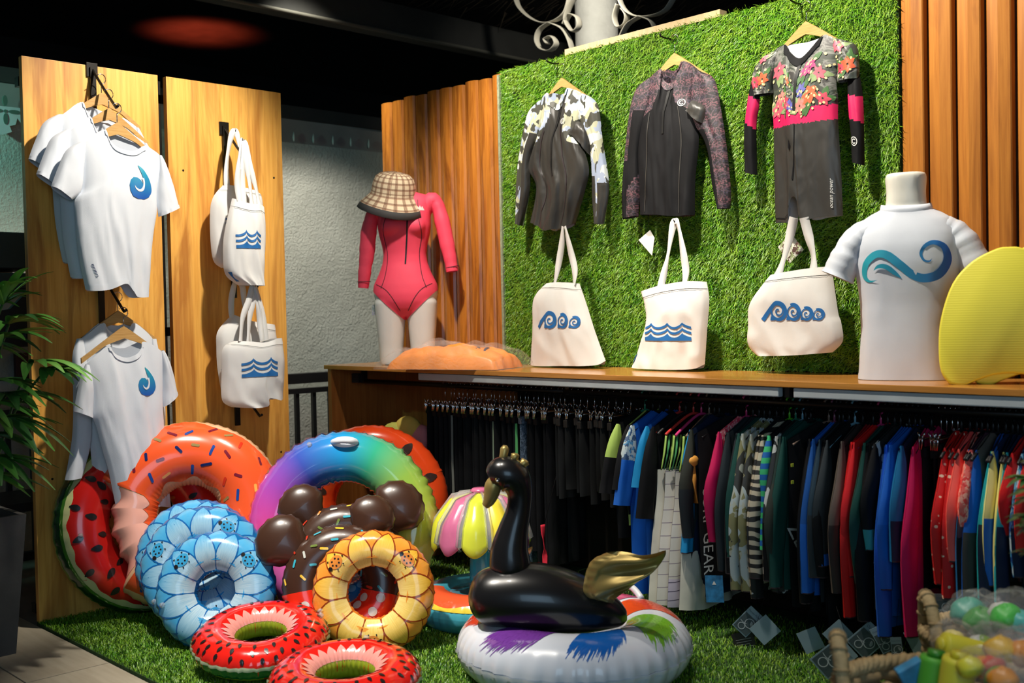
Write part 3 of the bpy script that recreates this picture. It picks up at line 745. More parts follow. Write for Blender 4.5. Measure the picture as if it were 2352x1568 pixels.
tote('white tote bag hanging at the back of the lower arm', 'x', -4.49, [(512, 918), (500, 850), (497, 800), (500, 760), (533, 722)], [(634, 900), (636, 840), (634, 790), (630, 746)], [], [(560, 735), (600, 742)],
     [[(528, 730), (530, 690), (538, 650), (546, 640), (556, 660), (560, 700), (562, 738)]], .06, 9, sidetag=(.02, .2))
# the three along the turf wall
tote('canvas tote bag with three blue spirals below the camouflage-sleeved rash guard', 'y', 3.72, [(1222, 833), (1228, 748), (1230, 685), (1258, 651)], [(1391, 828), (1367, 761), (1346, 694), (1331, 651)], [(1236, 839), (1310, 839), (1378, 838)], [(1290, 648)],
     [[(1279, 655), (1284, 610), (1292, 560), (1298, 520)], [(1324, 655), (1322, 620), (1312, 575), (1303, 520)]], .05, 11, M_CANVAS, lambda m, f, a: spiral_print(m, f, a, 3), (1249, 714, 1346, 753), w=.03)
tote('canvas tote bag with three blue wave lines below the snakeskin-sleeved rash guard', 'y', 3.72, [(1453, 843), (1474, 788), (1487, 729), (1473, 670)], [(1619, 836), (1624, 760), (1629, 690), (1623, 647)], [(1500, 846), (1598, 847)], [(1523, 656), (1582, 646)],
     [[(1522, 664), (1526, 630), (1536, 585), (1546, 525), (1553, 508), (1561, 525), (1572, 585), (1577, 625), (1576, 658)]], .05, 13, M_CANVAS, wave_print, (1495, 738, 1601, 783), w=.03, sidetag=(.0, .06))
tote('canvas tote bag with four blue spirals below the floral swimsuit', 'y', 3.74, [(1745, 817), (1721, 793), (1720, 750), (1721, 704), (1745, 665), (1771, 632)], [(1912, 809), (1936, 783), (1932, 740), (1925, 717), (1910, 611)], [(1830, 815)], [(1840, 620)],
     [[(1790, 640), (1800, 600), (1815, 545), (1829, 500)], [(1873, 628), (1870, 590), (1860, 545), (1852, 500)]], .05, 15, M_CANVAS, lambda m, f, a: spiral_print(m, f, a, 4), (1763, 690, 1905, 736), w=.035)
# ================================================================ PATTERNED FABRICS
def camo(name, cols, scale=9, kind='Object', sc=(1, 1, .8)):
    m = NT(name); v = m.coord(kind, sc)
    a = m.noise(v, scale, 2, .5, .6); b = m.noise(m.coord(kind, sc, (5, 3, 8)), scale*1.1, 2, .5, .6); c = m.noise(m.coord(kind, sc, (1, 9, 4)), scale*1.3, 2, .5, .5)
    k = m.mix(m.ramp(a, [(0, (0, 0, 0)), (.5, (1, 1, 1))], True), cols[0], cols[1])
    k = m.mix(m.ramp(b, [(0, (0, 0, 0)), (.53, (1, 1, 1))], True), k, cols[2])
    k = m.mix(m.ramp(c, [(0, (0, 0, 0)), (.56, (1, 1, 1))], True), k, cols[3])
    m.base(k); m.p(Roughness=.55); return m.m
M_CAMO = camo('pale_camouflage', [(.62, .66, .66), (.50, .50, .34), (.36, .42, .55), (.06, .06, .045)], 16)
M_CAMO2 = camo('olive_camouflage', [(.42, .44, .36), (.22, .21, .09), (.40, .47, .48), (.035, .035, .03)], 13)
def floral(name, base, scale=14):
    m = NT(name); sw = m.noise(m.coord('Object', (1, .3, 1)), 9, 4, .6, 2.2)
    m.base(m.ramp(sw, [(.34, base), (.46, sr(66, 74, 62)), (.52, sr(128, 128, 122)), (.58, sr(60, 58, 56)), (.68, base)])); m.p(Roughness=.45); return m.m
def floral_print(cl, parent, spots, seed, zmin=-9):
    """tropical flowers, leaves and cream buds printed on a cloth; spots are (u, v) on the sheet"""
    r_ = random.Random(seed); pal = [sr(214, 96, 112), sr(222, 100, 62), sr(200, 70, 90), sr(226, 130, 120), sr(96, 96, 168), sr(176, 66, 120)]
    su, sv = 1/cl.W, 1/cl.H
    def P(cx, cy): return lambda x, y, l=0: cl.pt(min(.995, max(.005, cx+x*su)), min(.995, max(.005, cy+y*sv)), .0022+l*.0005)
    for k, (u, v) in enumerate(spots):
        f = P(u, v); R = r_.uniform(.020, .034); a0 = r_.uniform(0, 6); mb = MB()
        for j in range(3):
            a = r_.uniform(0, 6.28); L = R*1.9; w = R*.4; c, s_ = math.cos(a), math.sin(a)
            pts = [(c*L*t-s_*w*sg*math.sin(PI*t), s_*L*t+c*w*sg*math.sin(PI*t)) for sg, ts in ((1, (0.02, .3, .6, .9, 1)), (-1, (.9, .6, .3))) for t in ts]
            blob(mb, f, pts, 0, 0, 2)
        mb.build('leaf_print', flat(sr(70, 110, 58) if k % 3 else sr(140, 160, 110), .5, var=.2, vs=80), parent)
        mb = MB()
        for j in range(6):
            a = a0+j*PI/3; c, s_ = math.cos(a), math.sin(a); w = R*.30
            pts = [(c*R*t-s_*w*sg*math.sin(PI*min(1, t*1.05))**.8, s_*R*t+c*w*sg*math.sin(PI*min(1, t*1.05))**.8) for sg, ts in ((1, (.08, .3, .6, .85, 1)), (-1, (.85, .6, .3))) for t in ts]
            blob(mb, f, pts, 0, 1, 2)
        o = mb.build('flower_print', flat(pal[k % 6], .5, var=.25, vs=90), parent)
        mb = MB()
        for j in range(7):
            x, y = r_.uniform(-1.6, 1.6)*R, r_.uniform(-1.6, 1.6)*R; q = r_.uniform(.0025, .0055)
            blob(mb, f, [(x+q*math.cos(b_), y+q*math.sin(b_)) for b_ in np.linspace(0, 6.28, 7, False)], 0, 2, 1)
        mb.build('bud_print', flat(sr(226, 206, 150), .5), o)['kind'] = 'stuff'
M_FLORAL = floral('tropical_floral', (.045, .045, .042))
def snake(name):
    m = NT(name); v = m.coord('Object', (34, 5, 40))
    vo = m.n('ShaderNodeTexVoronoi', feature='DISTANCE_TO_EDGE', inp={'Vector': v, 'Scale': 1.0})
    big = m.n('ShaderNodeTexWave', wave_type='BANDS', bands_direction='Z', inp={'Vector': m.coord('Object'), 'Scale': 5.5, 'Distortion': 3.0, 'Detail': 2.0})
    k = m.mix(m.sep(big.outputs['Color'])[0], sr(54, 50, 66), sr(112, 70, 78))
    fine = m.n('ShaderNodeTexVoronoi', feature='F1', inp={'Vector': m.coord('Object', (1, .2, 1)), 'Scale': 130.0})
    k = m.mix(m.ramp(fine.outputs['Distance'], [(.3, (0, 0, 0)), (.55, (1, 1, 1))]), k, (.015, .012, .014))
    k = m.mix(m.ramp(vo.outputs['Distance'], [(.0, (.5, .5, .5)), (.07, (0, 0, 0))]), k, sr(122, 92, 100))
    m.base(k); m.p(Roughness=.6); return m.m
M_SNAKE = snake('snakeskin_print')
M_PINKB = cloth(sr(214, 34, 92), .5, .08, 'hot_pink')
M_SEAM = flat((.03, .015, .02), .6, name='dark_thread')
M_PRINTW = flat((.7, .7, .66), .6, var=.05, name='white_print')
M_ZIP = flat((.03, .03, .03), .35, .4, name='zip_tape')
def text_mesh(s, size, font_shear=0):
    cu = bpy.data.curves.new('txt', 'FONT'); cu.body = s; cu.size = size; cu.align_x = 'CENTER'; cu.align_y = 'CENTER'; cu.shear = font_shear; cu.resolution_u = 2
    o = bpy.data.objects.new('txt', cu); C.objects.link(o)
    me = bpy.data.meshes.new_from_object(o.evaluated_get(bpy.context.evaluated_depsgraph_get()))
    V = [v.co[:] for v in me.vertices]; F = [tuple(p.vertices) for p in me.polygons]
    bpy.data.objects.remove(o); bpy.data.meshes.remove(me); return V, F
def text_on(f, s, size, mat, name, parent, rot=0, shear=0, asp=1):
    V, F = text_mesh(s, size, shear); c, sn = math.cos(rot), math.sin(rot); mb = MB()
    mb.add([f((x*c-y*sn)/asp, x*sn+y*c, 0) for x, y, z in V], F); return mb.build(name, mat, parent, False)
def ring_logo(mb, f, asp=1, r=.4):
    for rad, a0, a1 in ((r, 0, 360), (r*.5, 40, 330)):
        stroke(mb, f, [(rad*math.cos(math.radians(a))/asp, rad*math.sin(math.radians(a))) for a in np.linspace(a0, a1, 22)], [.09]*22, asp, 0, 1)

YW = 3.775
def wall_hook(label, px, py):
    p = at(px, py, 'y', 3.86); t = thing('wall_hook', label, 'hook', p)
    MB().box(-.012, .012, -.006, .0, -.02, .02).build('plate', M_BLKMET, t, False)
    MB().tube([(0, -.004, 0), (0, -.05, -.004), (0, -.085, 0), (0, -.09, .012)], .004, 8).build('prong', M_BLKMET, t)
wall_hook('black wall hook above the camouflage-sleeved rash guard', 1285, 147)
wall_hook('black wall hook above the snakeskin-sleeved rash guard', 1545, 90)
wall_hook('black wall hook above the floral swimsuit', 1843, 10)
hanger('wooden hanger holding the camouflage-sleeved rash guard', at(1291, 178, 'y', 3.79), 0, s=.85)
hanger('wooden hanger holding the snakeskin-sleeved rash guard', at(1550, 121, 'y', 3.79), 0)
hanger('wooden hanger holding the floral swimsuit', at(1852, 48, 'y', 3.79), 0)
def pc(org, *a, **k): return px_cloth('y', YW, org, *a, **k)
# --- rash guard 1
org = at(1290, 300, 'y', YW)
t = thing('rash_guard', 'charcoal zip rash guard with pale camouflage sleeves on the turf wall', 'rash guard', org)
bd = pc(org, [(1222, 510), (1232, 430), (1215, 389), (1224, 344), (1243, 290), (1236, 238)], [(1322, 513), (1343, 441), (1353, 389), (1340, 340), (1330, 300), (1358, 230)], [(1246, 520), (1264, 530), (1281, 527), (1301, 523)],
        [(1263, 214), (1270, 228), (1288, 240), (1303, 228), (1312, 203)], [(1263, 214), (1288, 216), (1312, 203)], thick=.035, fold=.022, freq=6, seed=21)
def f1(u, v):
    e = abs(u-.5)/.5; return 1 if v > .62 and e > .62-.9*(v-.62) else 0
bd.build('body', [M_GREYC, M_CAMO, M_CAMO], t, 46, 46, f1, 2)
cu = [bd.topu(pxl([q], 'y', YW, org)[0]) for q in ((1263, 214), (1312, 203))]; edge_strip(bd, 'collar', M_CAMO, t, .03, 'T', u0=cu[0], u1=cu[1], off=.005)
seam(bd, 'zip', M_ZIP, t, [(.47, .985), (.48, .8), (.5, .6), (.5, .42)], .012, .003)
for uu in (.28, .72): seam(bd, 'gathered_seam', M_SEAM, t, [(uu, .75), (uu-.02, .5), (uu+.02, .25), (uu, .03)], .004, .003)
mp, asp = bd.mapper(*[pxl([q], 'y', YW, org)[0] for q in ((1296, 290), (1314, 270))]); mb = MB(); ring_logo(mb, mp, asp); mb.build('chest_logo', M_PRINTW, t)
for L_, R_, sd, fn in (([(1190, 513), (1190, 430), (1198, 331), (1212, 262), (1236, 234)], [(1200, 518), (1216, 441), (1220, 360), (1243, 296), (1256, 226)], 4, lambda u, v: 1 if (u > .6 and v < .72) else 0),
                       ([(1369, 515), (1360, 431), (1358, 330), (1334, 280), (1330, 212)], [(1387, 513), (1399, 427), (1385, 327), (1375, 246), (1356, 222)], 6, lambda u, v: 1 if (u < .42 and v < .35) or (u > .5 and v < .3) else 0)):
    sl = pc(org, L_, R_, thick=.024, fold=.012, freq=3, seed=sd); sl.build('sleeve', [M_CAMO, M_GREYC], t, 20, 40, fn)
sl = pc(org, [(1308, 303), (1316, 290), (1330, 276)], [(1360, 360), (1360, 315), (1352, 292)], [(1330, 316), (1350, 336)], thick=.04, fold=.008, seed=7); sl.build('tucked_cuff', M_GREYC, t, 12, 12)
# --- rash guard 2
org = at(1550, 300, 'y', YW)
t = thing('rash_guard', 'black zip rash guard with purple snakeskin sleeves on the turf wall', 'rash guard', org)
bd = pc(org, [(1473, 494), (1470, 413), (1467, 344), (1480, 270), (1491, 240), (1480, 196)], [(1596, 494), (1597, 413), (1605, 330), (1600, 280), (1588, 220), (1612, 168)], [(1520, 494), (1560, 497)],
        [(1522, 159), (1528, 180), (1540, 192), (1560, 184), (1573, 141)], [(1522, 159), (1546, 162), (1573, 141)], thick=.04, fold=.012, freq=6, seed=25)
bd.build('body', [M_BLKC, M_SNAKE, M_SNAKE], t, 46, 46, lambda u, v: 1 if v > .72 and abs(u-.5)/.5 > .52-.5*(v-.72) else 0, 2)
cu = [bd.topu(pxl([q], 'y', YW, org)[0]) for q in ((1522, 159), (1573, 141))]; edge_strip(bd, 'collar', M_SNAKE, t, .035, 'T', u0=cu[0], u1=cu[1], off=.005)
seam(bd, 'zip', M_ZIP, t, [(.5, .95), (.5, .8), (.49, .6)], .012, .003)
for uu in (.2, .8): seam(bd, 'side_seam', M_GREYC, t, [(uu, .7), (uu+.02, .4), (uu, .02)], .004, .002)
mp, asp = bd.mapper(*[pxl([q], 'y', YW, org)[0] for q in ((1567, 248), (1583, 226))]); mb = MB(); ring_logo(mb, mp, asp); mb.build('chest_logo', M_PRINTW, t)
for L_, R_, sd, fn in (([(1434, 503), (1432, 448), (1438, 362), (1446, 262), (1462, 205), (1484, 186)], [(1466, 496), (1472, 420), (1474, 344), (1491, 262), (1500, 214), (1508, 172)], 4, lambda u, v: 1 if (v < .75 and u > .35 and v > .1+.2*u) or (v < .4 and u < .45) else 0),
                       ([(1651, 480), (1636, 413), (1622, 330), (1592, 270), (1585, 150)], [(1676, 478), (1679, 441), (1670, 344), (1656, 250), (1641, 182), (1612, 166)], 6, lambda u, v: 1 if u < .38 and v < .55 else 0)):
    sl = pc(org, L_, R_, thick=.028, fold=.01, freq=3, seed=sd); sl.build('sleeve', [M_SNAKE, M_BLKC], t, 22, 40, fn)
sl = pc(org, [(1583, 250), (1590, 236), (1598, 226)], [(1628, 288), (1632, 262), (1634, 246)], [(1606, 272)], thick=.05, fold=.006, seed=7); sl.build('tucked_cuff', M_GREYC, t, 12, 10)
# --- floral swimsuit
org = at(1855, 280, 'y', YW)
t = thing('swimsuit', 'floral and black long-sleeve swimsuit with pink waistband on the turf wall', 'swimsuit', org)
bd = pc(org, [(1783, 512), (1779, 400), (1777, 296), (1775, 253), (1777, 210), (1765, 130)], [(1936, 495), (1932, 393), (1925, 282), (1925, 228), (1922, 170), (1950, 96)], [(1808, 510), (1822, 508), (1831, 458), (1844, 458), (1854, 503), (1900, 498)],
        [(1807, 104), (1822, 122), (1843, 136), (1862, 122), (1896, 82), (1915, 88)], [(1807, 104), (1850, 96), (1896, 82), (1915, 88)], thick=.045, fold=.010, freq=5, seed=31)
zb = [pxl([q], 'y', YW, org)[0][1] for q in ((1775, 250), (1775, 264), (1775, 298))]
def f3(u, v, p):
    z = p[1]; return 2 if z > zb[0] else (1 if z > zb[1] else (3 if z > zb[2] else 1))
bd.build('body', [M_WHITE2, M_GREYC, M_FLORAL, M_PINKB], t, 48, 130, f3, 0)
cu = [bd.topu(pxl([q], 'y', YW, org)[0]) for q in ((1807, 104), (1896, 82))]; floral_print(bd, t, [(.14, .86), (.30, .80), (.30, .66), (.17, .70), (.58, .74), (.70, .84), (.84, .80), (.72, .68), (.88, .66), (.58, .645), (.40, .645), (.62, .86), (.12, .645)], 5)
edge_strip(bd, 'collar', M_BLKC, t, .034, 'T', u0=cu[0], u1=cu[1], off=.005)
seam(bd, 'zip', M_ZIP, t, [(.475, .95), (.475, .8), (.47, .62)], .012, .004)
seam(bd, 'front_seam', M_BLKC, t, [(.47, .53), (.46, .35), (.42, .12)], .004, .003); seam(bd, 'leg_hem', M_BLKC, t, [(.0, .022), (.3, .022)], .003, .003)
mb = MB(); blob(mb, lambda x, y, l: bd.pt(x, y, .005), [(.36, .36), (.40, .33), (.41, .37), (.38, .42)], rings=1); mb.build('drawcord', M_BLKC, t)
mp, asp = bd.mapper(*[pxl([q], 'y', YW, org)[0] for q in ((1912, 480), (1926, 412))], off=.004)
text_on(mp, 'ocean power', .19, M_PRINTW, 'leg_lettering', t, PI/2, .4, asp)
for L_, R_, sd in (([(1736, 222), (1730, 190), (1736, 157), (1757, 132), (1775, 122)], [(1776, 214), (1779, 190), (1785, 160), (1796, 112)], 4), ([(1925, 190), (1925, 160), (1918, 120), (1912, 86)], [(1974, 180), (1974, 150), (1972, 120), (1962, 100), (1938, 92)], 6)):
    sl = pc(org, L_, R_, thick=.03, fold=.01, freq=3, seed=sd); s_ = sl.build('upper_sleeve', M_FLORAL, t, 30, 30); floral_print(sl, s_, [(.35, .75), (.65, .3), (.3, .25)], sd)
for L_, R_, sd in (([(1714, 396), (1713, 300), (1720, 230), (1730, 170)], [(1739, 402), (1737, 290), (1744, 240), (1748, 170)], 4), ([(1960, 373), (1955, 300), (1950, 240), (1946, 180)], [(1986, 380), (1985, 300), (1982, 220), (1974, 170)], 6)):
    sl = pc(org, L_, R_, thick=.026, fold=.006, freq=3, seed=sd); s_ = sl.build('lower_sleeve', [M_BLKC, M_PINKB], t, 12, 44, lambda u, v: 1 if .52 < v+.06*u < .80 else 0)
    if sd == 6:
        mb = MB(); ring_logo(mb, lambda x, y, l: sl.pt(.45+x*.6, .25+y*.12, .002)); mb.build('sleeve_logo', M_PRINTW, s_)
# swing tags hanging in front of the turf
for lab, pts, m_ in (('blank white swing tag hanging below the snakeskin-sleeved rash guard', [(1467, 551), (1490, 528), (1501, 546), (1496, 587)], flat((.72, .70, .64), .6)),
                     ('square swing tag with a plant photo beside the handles of the four-spiral tote', [(1787, 567), (1814, 535), (1844, 573), (1812, 605)], None)):
    o_ = at(pts[1][0], pts[1][1], 'y', 3.78); t = thing('swing_tag', lab, 'tag', o_)
    P2 = pxl(pts, 'y', 3.78, o_); mb = MB(); n = len(P2)
    mb.add([(p[0], -.001+.01*i % .012, p[1]) for i, p in enumerate(P2)]+[(p[0], .0005+.01*i % .012, p[1]) for i, p in enumerate(P2)], [tuple(range(n)), tuple(range(n, 2*n))[::-1]]+[(i, (i+1) % n, n+(i+1) % n, n+i) for i in range(n)])
    mb.build('card', m_ or camo('plant_photo', [(.75, .72, .62), (.70, .68, .58), (.35, .4, .2), (.12, .06, .05)], 60), t, False)
    MB().tube([(0, 0, 0), (.003, .0, .1)], .0006, 5).build('string', M_SEAM, t)

# ================================================================ MANNEQUINS
def blobmesh(parts, voxel=.009, smooth=8):
    """one continuous surface from overlapping lofts"""
    bm = MB()
    for rings in parts: bm.loft(rings, 0, True, (True, True))
    o = bm.build('tmp', M_LEGS); md = o.modifiers.new('r', 'REMESH'); md.mode = 'VOXEL'; md.voxel_size = voxel
    ms_ = o.modifiers.new('s', 'SMOOTH'); ms_.iterations = smooth; ms_.factor = .5
    me = bpy.data.meshes.new_from_object(o.evaluated_get(bpy.context.evaluated_depsgraph_get())); bpy.data.objects.remove(o); return me
def ell(cx, cy, z, a, b, n=28, e=2.3):
    out = []
    for i in range(n):
        c, s_ = math.cos(2*PI*i/n), math.sin(2*PI*i/n); out.append((cx+a*math.copysign(abs(c)**(2/e), c), cy+b*math.copysign(abs(s_)**(2/e), s_), z))
    return out
FM = (-4.56, 3.60, TZ)
fmt = thing('mannequin', 'white female half-body mannequin standing on the table by the pine slats', 'mannequin', FM, (0, 0, math.radians(45)))
zw = lambda z: z*.275/.22 if z < .22 else .275+(z-.22)*.931
torso = [ell(0, .0, zw(z), a*(1.07 if z < .45 else 1), b) for z, a, b in ((.22, .06, .07), (.26, .12, .10), (.30, .155, .115), (.345, .168, .118), (.40, .163, .112), (.47, .142, .10), (.53, .122, .088), (.58, .116, .085), (.63, .122, .092), (.69, .136, .105), (.745, .145, .112), (.80, .145, .10), (.85, .15, .085), (.895, .155, .07), (.93, .13, .055), (.95, .06, .048), (.99, .048, .046), (1.02, .047, .045))]
legL = [ell(sx*.088, 0, zw(z), a, b) for sx in (-1,) for z, a, b in ((0, .062, .066), (.08, .068, .07), (.16, .077, .08), (.23, .084, .09), (.30, .088, .098))]
legR = [[(-x, y, z) for x, y, z in r][::-1] for r in legL]
bust = [[ell(sx*.062, -.075, zw(z), a, b) for z, a, b in ((.69, .02, .02), (.71, .05, .04), (.74, .06, .052), (.77, .052, .045), (.80, .02, .02))] for sx in (-1, 1)]
me = blobmesh([torso, legL, legR]+bust); me.name = 'body'
me.materials.clear(); me.materials.append(M_LEGS)
for p in me.polygons: p.use_smooth = True
o = bpy.data.objects.new('body', me); C.objects.link(o); o.parent = fmt
MB().lathe([(.001, -.0), (.13, .0), (.13, .006), (.001, .008)], 28).build('stand_plate', flat((.2, .2, .2), .3, .8), fmt).location = (0, 0, .0005)
# long-sleeve swimsuit over it
M_CORAL = cloth(sr(248, 78, 104), .5, .05, 'coral_lycra')
sst = thing('swimsuit', 'coral pink long-sleeve zip swimsuit worn by the female mannequin', 'swimsuit', FM, (0, 0, math.radians(45)))
bm = bmesh.new(); bm.from_mesh(me)
bmesh.ops.smooth_vert(bm, verts=bm.verts[:], factor=.5, use_axis_x=True, use_axis_y=True, use_axis_z=True)
bm.normal_update()
for v in bm.verts: v.co += v.normal*.0035
def cut(co, no):
    bmesh.ops.bisect_plane(bm, geom=bm.verts[:]+bm.edges[:]+bm.faces[:], plane_co=co, plane_no=no, clear_inner=True)
# leg lines: keep the V between them
half = bm.copy(); bms = []
for sx in (-1, 1):
    b = bm.copy()
    bmesh.ops.bisect_plane(b, geom=b.verts[:]+b.edges[:]+b.faces[:], plane_co=(0, 0, 0), plane_no=(sx, 0, 0), clear_inner=True)
    for co, no in (((sx*.010, 0, .252), Vector((-sx*.14, 0, .15)).normalized()), ((0, 0, .246), Vector((0, 0, 1)))):
        bmesh.ops.bisect_plane(b, geom=b.verts[:]+b.edges[:]+b.faces[:], plane_co=co, plane_no=no, clear_inner=True)
    bms.append(b)
mb = MB()
for b in bms:
    bmesh.ops.bisect_plane(b, geom=b.verts[:]+b.edges[:]+b.faces[:], plane_co=(0, 0, .995), plane_no=(0, 0, -1), clear_inner=True)
    b.verts.index_update(); mb.add([v.co[:] for v in b.verts], [[v.index for v in f.verts] for f in b.faces]); b.free()
half.free(); bm.free()
so = mb.build('suit_body', M_CORAL, sst)
bpy.context.view_layer.update()
from mathutils.bvhtree import BVHTree
bvh = BVHTree.FromPolygons([Vector(v) for v in mb.V], mb.F)
def surf_line(name, pts, mat, parent, w=.0035, off=.0015):
    """thin stitched line laid on the front of the suit; pts are (x, z)"""
    V = []; F = []; Q = smoothpath([(x, 0, zw(z)) for x, z in pts], 8)
    for i, q in enumerate(Q):
        d = Q[min(i+1, len(Q)-1)]-Q[max(i-1, 0)]; n = Vector((-d.z, 0, d.x)).normalized()*w*.5
        for s_ in (-1, 1):
            h = bvh.ray_cast(Vector((q.x, -1, q.z))+n*s_, Vector((0, 1, 0)))
            yy = h[0].y if h[0] else (V[-2][1]+off if len(V) > 1 else -.08)
            V.append((q.x+n.x*s_, yy-off, q.z+n.z*s_))
    for i in range(len(Q)-1): k = i*2; F.append((k, k+1, k+3, k+2))
    m = MB(); m.add(V, F); return m.build(name, mat, parent)
surf_line('front_zip', [(.02, .93), (.028, .86), (.03, .75), (.018, .6), (.012, .52)], M_ZIP, sst, .009)
for sx in (-1, 1):
    surf_line('princess_seam', [(sx*.085, .90), (sx*.09, .80), (sx*.105, .70), (sx*.088, .58), (sx*.10, .46), (sx*.125, .38)], M_SEAM, sst)
    surf_line('leg_binding', [(sx*.022, .245), (sx*.06, .32), (sx*.10, .372), (sx*.155, .405)], M_SEAM, sst)
mb = MB()
for (x, z) in [(.085+.012*k, .86+.003*(k % 2)) for k in range(3)]:
    blob(mb, lambda a, b_, l: ((lambda h: (a, (h[0].y if h[0] else -.09)-.002, b_))(bvh.ray_cast(Vector((a, -1, b_)), Vector((0, 1, 0))))), [(x-.012, z-.012), (x+.012, z-.012), (x, z+.012)], rings=1)
mb.build('chest_logo', M_PRINTW, sst)
def sleeve(path, parent, mat):
    mb = MB(); rings = []
    Q = smoothpath([p[:3] for p in path], 5); Rr = smoothpath([(p[3], p[4], 0) for p in path], 5); n = 14
    for i, q in enumerate(Q):
        d = (Q[min(i+1, len(Q)-1)]-Q[max(i-1, 0)]).normalized(); a = d.cross(Vector((0, 1, 0))).normalized(); b_ = a.cross(d)
        w = 1+.10*mnoise.noise(Vector((i*.45, q.x*9, 2)))
        rings.append([q+a*math.cos(2*PI*k/n)*Rr[i].x*w+b_*math.sin(2*PI*k/n)*Rr[i].y*w for k in range(n)])
    mb.loft(rings, 0, True, (True, False)); return mb.build('sleeve', mat, parent)
s1_ = sleeve([(.10, 0, .84, .05, .05), (.155, 0, .91, .045, .05), (.19, 0, .87, .04, .05), (.215, -.02, .78, .042, .042), (.235, -.03, .68, .042, .036), (.255, -.04, .58, .036, .032), (.265, -.045, .51, .032, .03)], sst, M_CORAL)
s2_ = sleeve([(-.10, 0, .82, .05, .05), (-.155, 0, .85, .045, .05), (-.185, 0, .80, .04, .05), (-.2, -.01, .72, .045, .04), (-.21, -.01, .62, .042, .034), (-.225, -.01, .52, .036, .03), (-.235, -.01, .43, .03, .028)], sst, M_CORAL)
MB().tube([(.265+.036*math.cos(a), -.043+.034*math.sin(a), .535+.006*math.cos(a)) for a in np.linspace(0, 2*PI, 20)], .0018, 5).build('cuff_seam', M_SEAM, s1_)
MB().tube([(-.229+.037*math.cos(a), -.01+.033*math.sin(a), .465) for a in np.linspace(0, 2*PI, 20)], .0018, 5).build('cuff_seam', M_SEAM, s2_)
t = thing('swing_tag', 'rounded price tag hanging behind the hip of the coral swimsuit', 'tag', at(859, 700, 'y', 3.5))
MB().box(-.018, .018, -.001, .001, -.055, .0, bev=.0008).build('card', camo('lilac_tag', [(.55, .5, .66), (.5, .5, .6), (.35, .45, .4), (.7, .66, .7)], 50), t, False)
MB().tube([(0, 0, 0), (.01, .03, .1)], .0006, 5).build('string', M_SEAM, t)
fmt.scale = sst.scale = (.955, .955, .955)
# bucket hat on the neck
mp_ = NT('tartan'); v = mp_.coord('UV', (18, 7, 1)); s_ = mp_.sep(v)
def stripes(x, w): return mp_.math('LESS_THAN', mp_.math('FRACT', x), w)
k = mp_.mix(.0, sr(226, 208, 176), sr(226, 208, 176))
for (ax_, off, w, col, al) in ((0, 0, .42, sr(176, 116, 84), .45), (1, .1, .36, sr(176, 116, 84), .5), (0, .05, .05, sr(70, 44, 34), .85), (0, .16, .05, sr(70, 44, 34), .85), (0, .27, .05, sr(70, 44, 34), .85), (1, .1, .05, sr(70, 44, 34), .85), (1, .2, .05, sr(70, 44, 34), .85), (1, .30, .05, sr(70, 44, 34), .85)):
    k = mp_.mix(mp_.math('MULTIPLY', stripes(mp_.math('ADD', s_[ax_], -off), w), al), k, col)
mp_.base(k); mp_.p(Roughness=.85)
ht = thing('bucket_hat', 'beige tartan bucket hat with grey underbrim on the female mannequin', 'hat', (-4.60, 3.555, TZ+.835), (math.radians(14), math.radians(8), math.radians(45)))
prof = [(.003, .186), (.04, .185), (.078, .176), (.1, .158), (.113, .125), (.117, .09), (.12, .072)]
mb = MB(); n = 40
rings = [[(r*math.cos(2*PI*i/n), r*math.sin(2*PI*i/n)*.96, z) for i in range(n+1)] for r, z in prof]
mb.loft(rings, 0, False, U=[(i/n, j/(len(rings)-1)) for j in range(len(rings)) for i in range(n+1)]); mb.build('crown', mp_.m, ht)
brim = [(.116, .075), (.135, .052), (.155, .03), (.172, .012)]
wv = lambda i: .008*math.sin(2*PI*i/n*2+.6)
mb = MB(); mb.loft([[(r*math.cos(2*PI*i/n), r*math.sin(2*PI*i/n), z+wv(i)*(r-.116)/.05) for i in range(n+1)] for r, z in brim], 0, False, U=[(i/n, j*.12) for j in range(4) for i in range(n+1)])
mb.build('brim', mp_.m, ht)
mb = MB(); mb.loft([[(r*math.cos(2*PI*i/n), r*math.sin(2*PI*i/n), z+wv(i)*(r-.116)/.05) for i in range(n+1)] for r, z in [(.170, .014), (.188, -.020), (.182, -.024), (.116, .066)]], 0, False)
mb.build('underbrim', cloth((.09, .09, .09), .8, .1, 'grey_cotton'), ht)
for a in (0, PI/2, PI, 1.5*PI):
    MB().tube([(r*math.cos(a), r*math.sin(a)*.96, z+.001) for r, z in prof], .0014, 5).build('crown_seam', cloth(sr(150, 120, 96)), ht)

# male bust in a white t-shirt with the surf scroll
BM_ = (-1.80, 3.66, TZ)
bt = thing('mannequin', 'white male bust mannequin with a cut-off neck at the right of the table', 'mannequin', BM_, (0, 0, math.radians(27)))
tor = [ell(0, 0, z, a, b, 32, 2.5) for z, a, b in ((0, .165, .10), (.06, .163, .10), (.2, .16, .10), (.34, .172, .108), (.44, .185, .115), (.53, .19, .112), (.60, .175, .09), (.64, .13, .075), (.665, .08, .068), (.69, .075, .07), (.73, .073, .07), (.79, .078, .074), (.803, .072, .068))]
arms = [[ell(sx*x, 0, z, a, b) for x, z, a, b in ((.20, .46, .03, .04), (.195, .52, .045, .055), (.18, .575, .05, .06), (.15, .61, .05, .05))] for sx in (-1, 1)]
me2 = blobmesh([tor]+arms, .01, 6)
me2.materials.clear(); me2.materials.append(flat((.82, .79, .68), .35, 0, .5, 0, .03, name='cream_shell'))
for p in me2.polygons: p.use_smooth = True
o = bpy.data.objects.new('bust', me2); C.objects.link(o); o.parent = bt
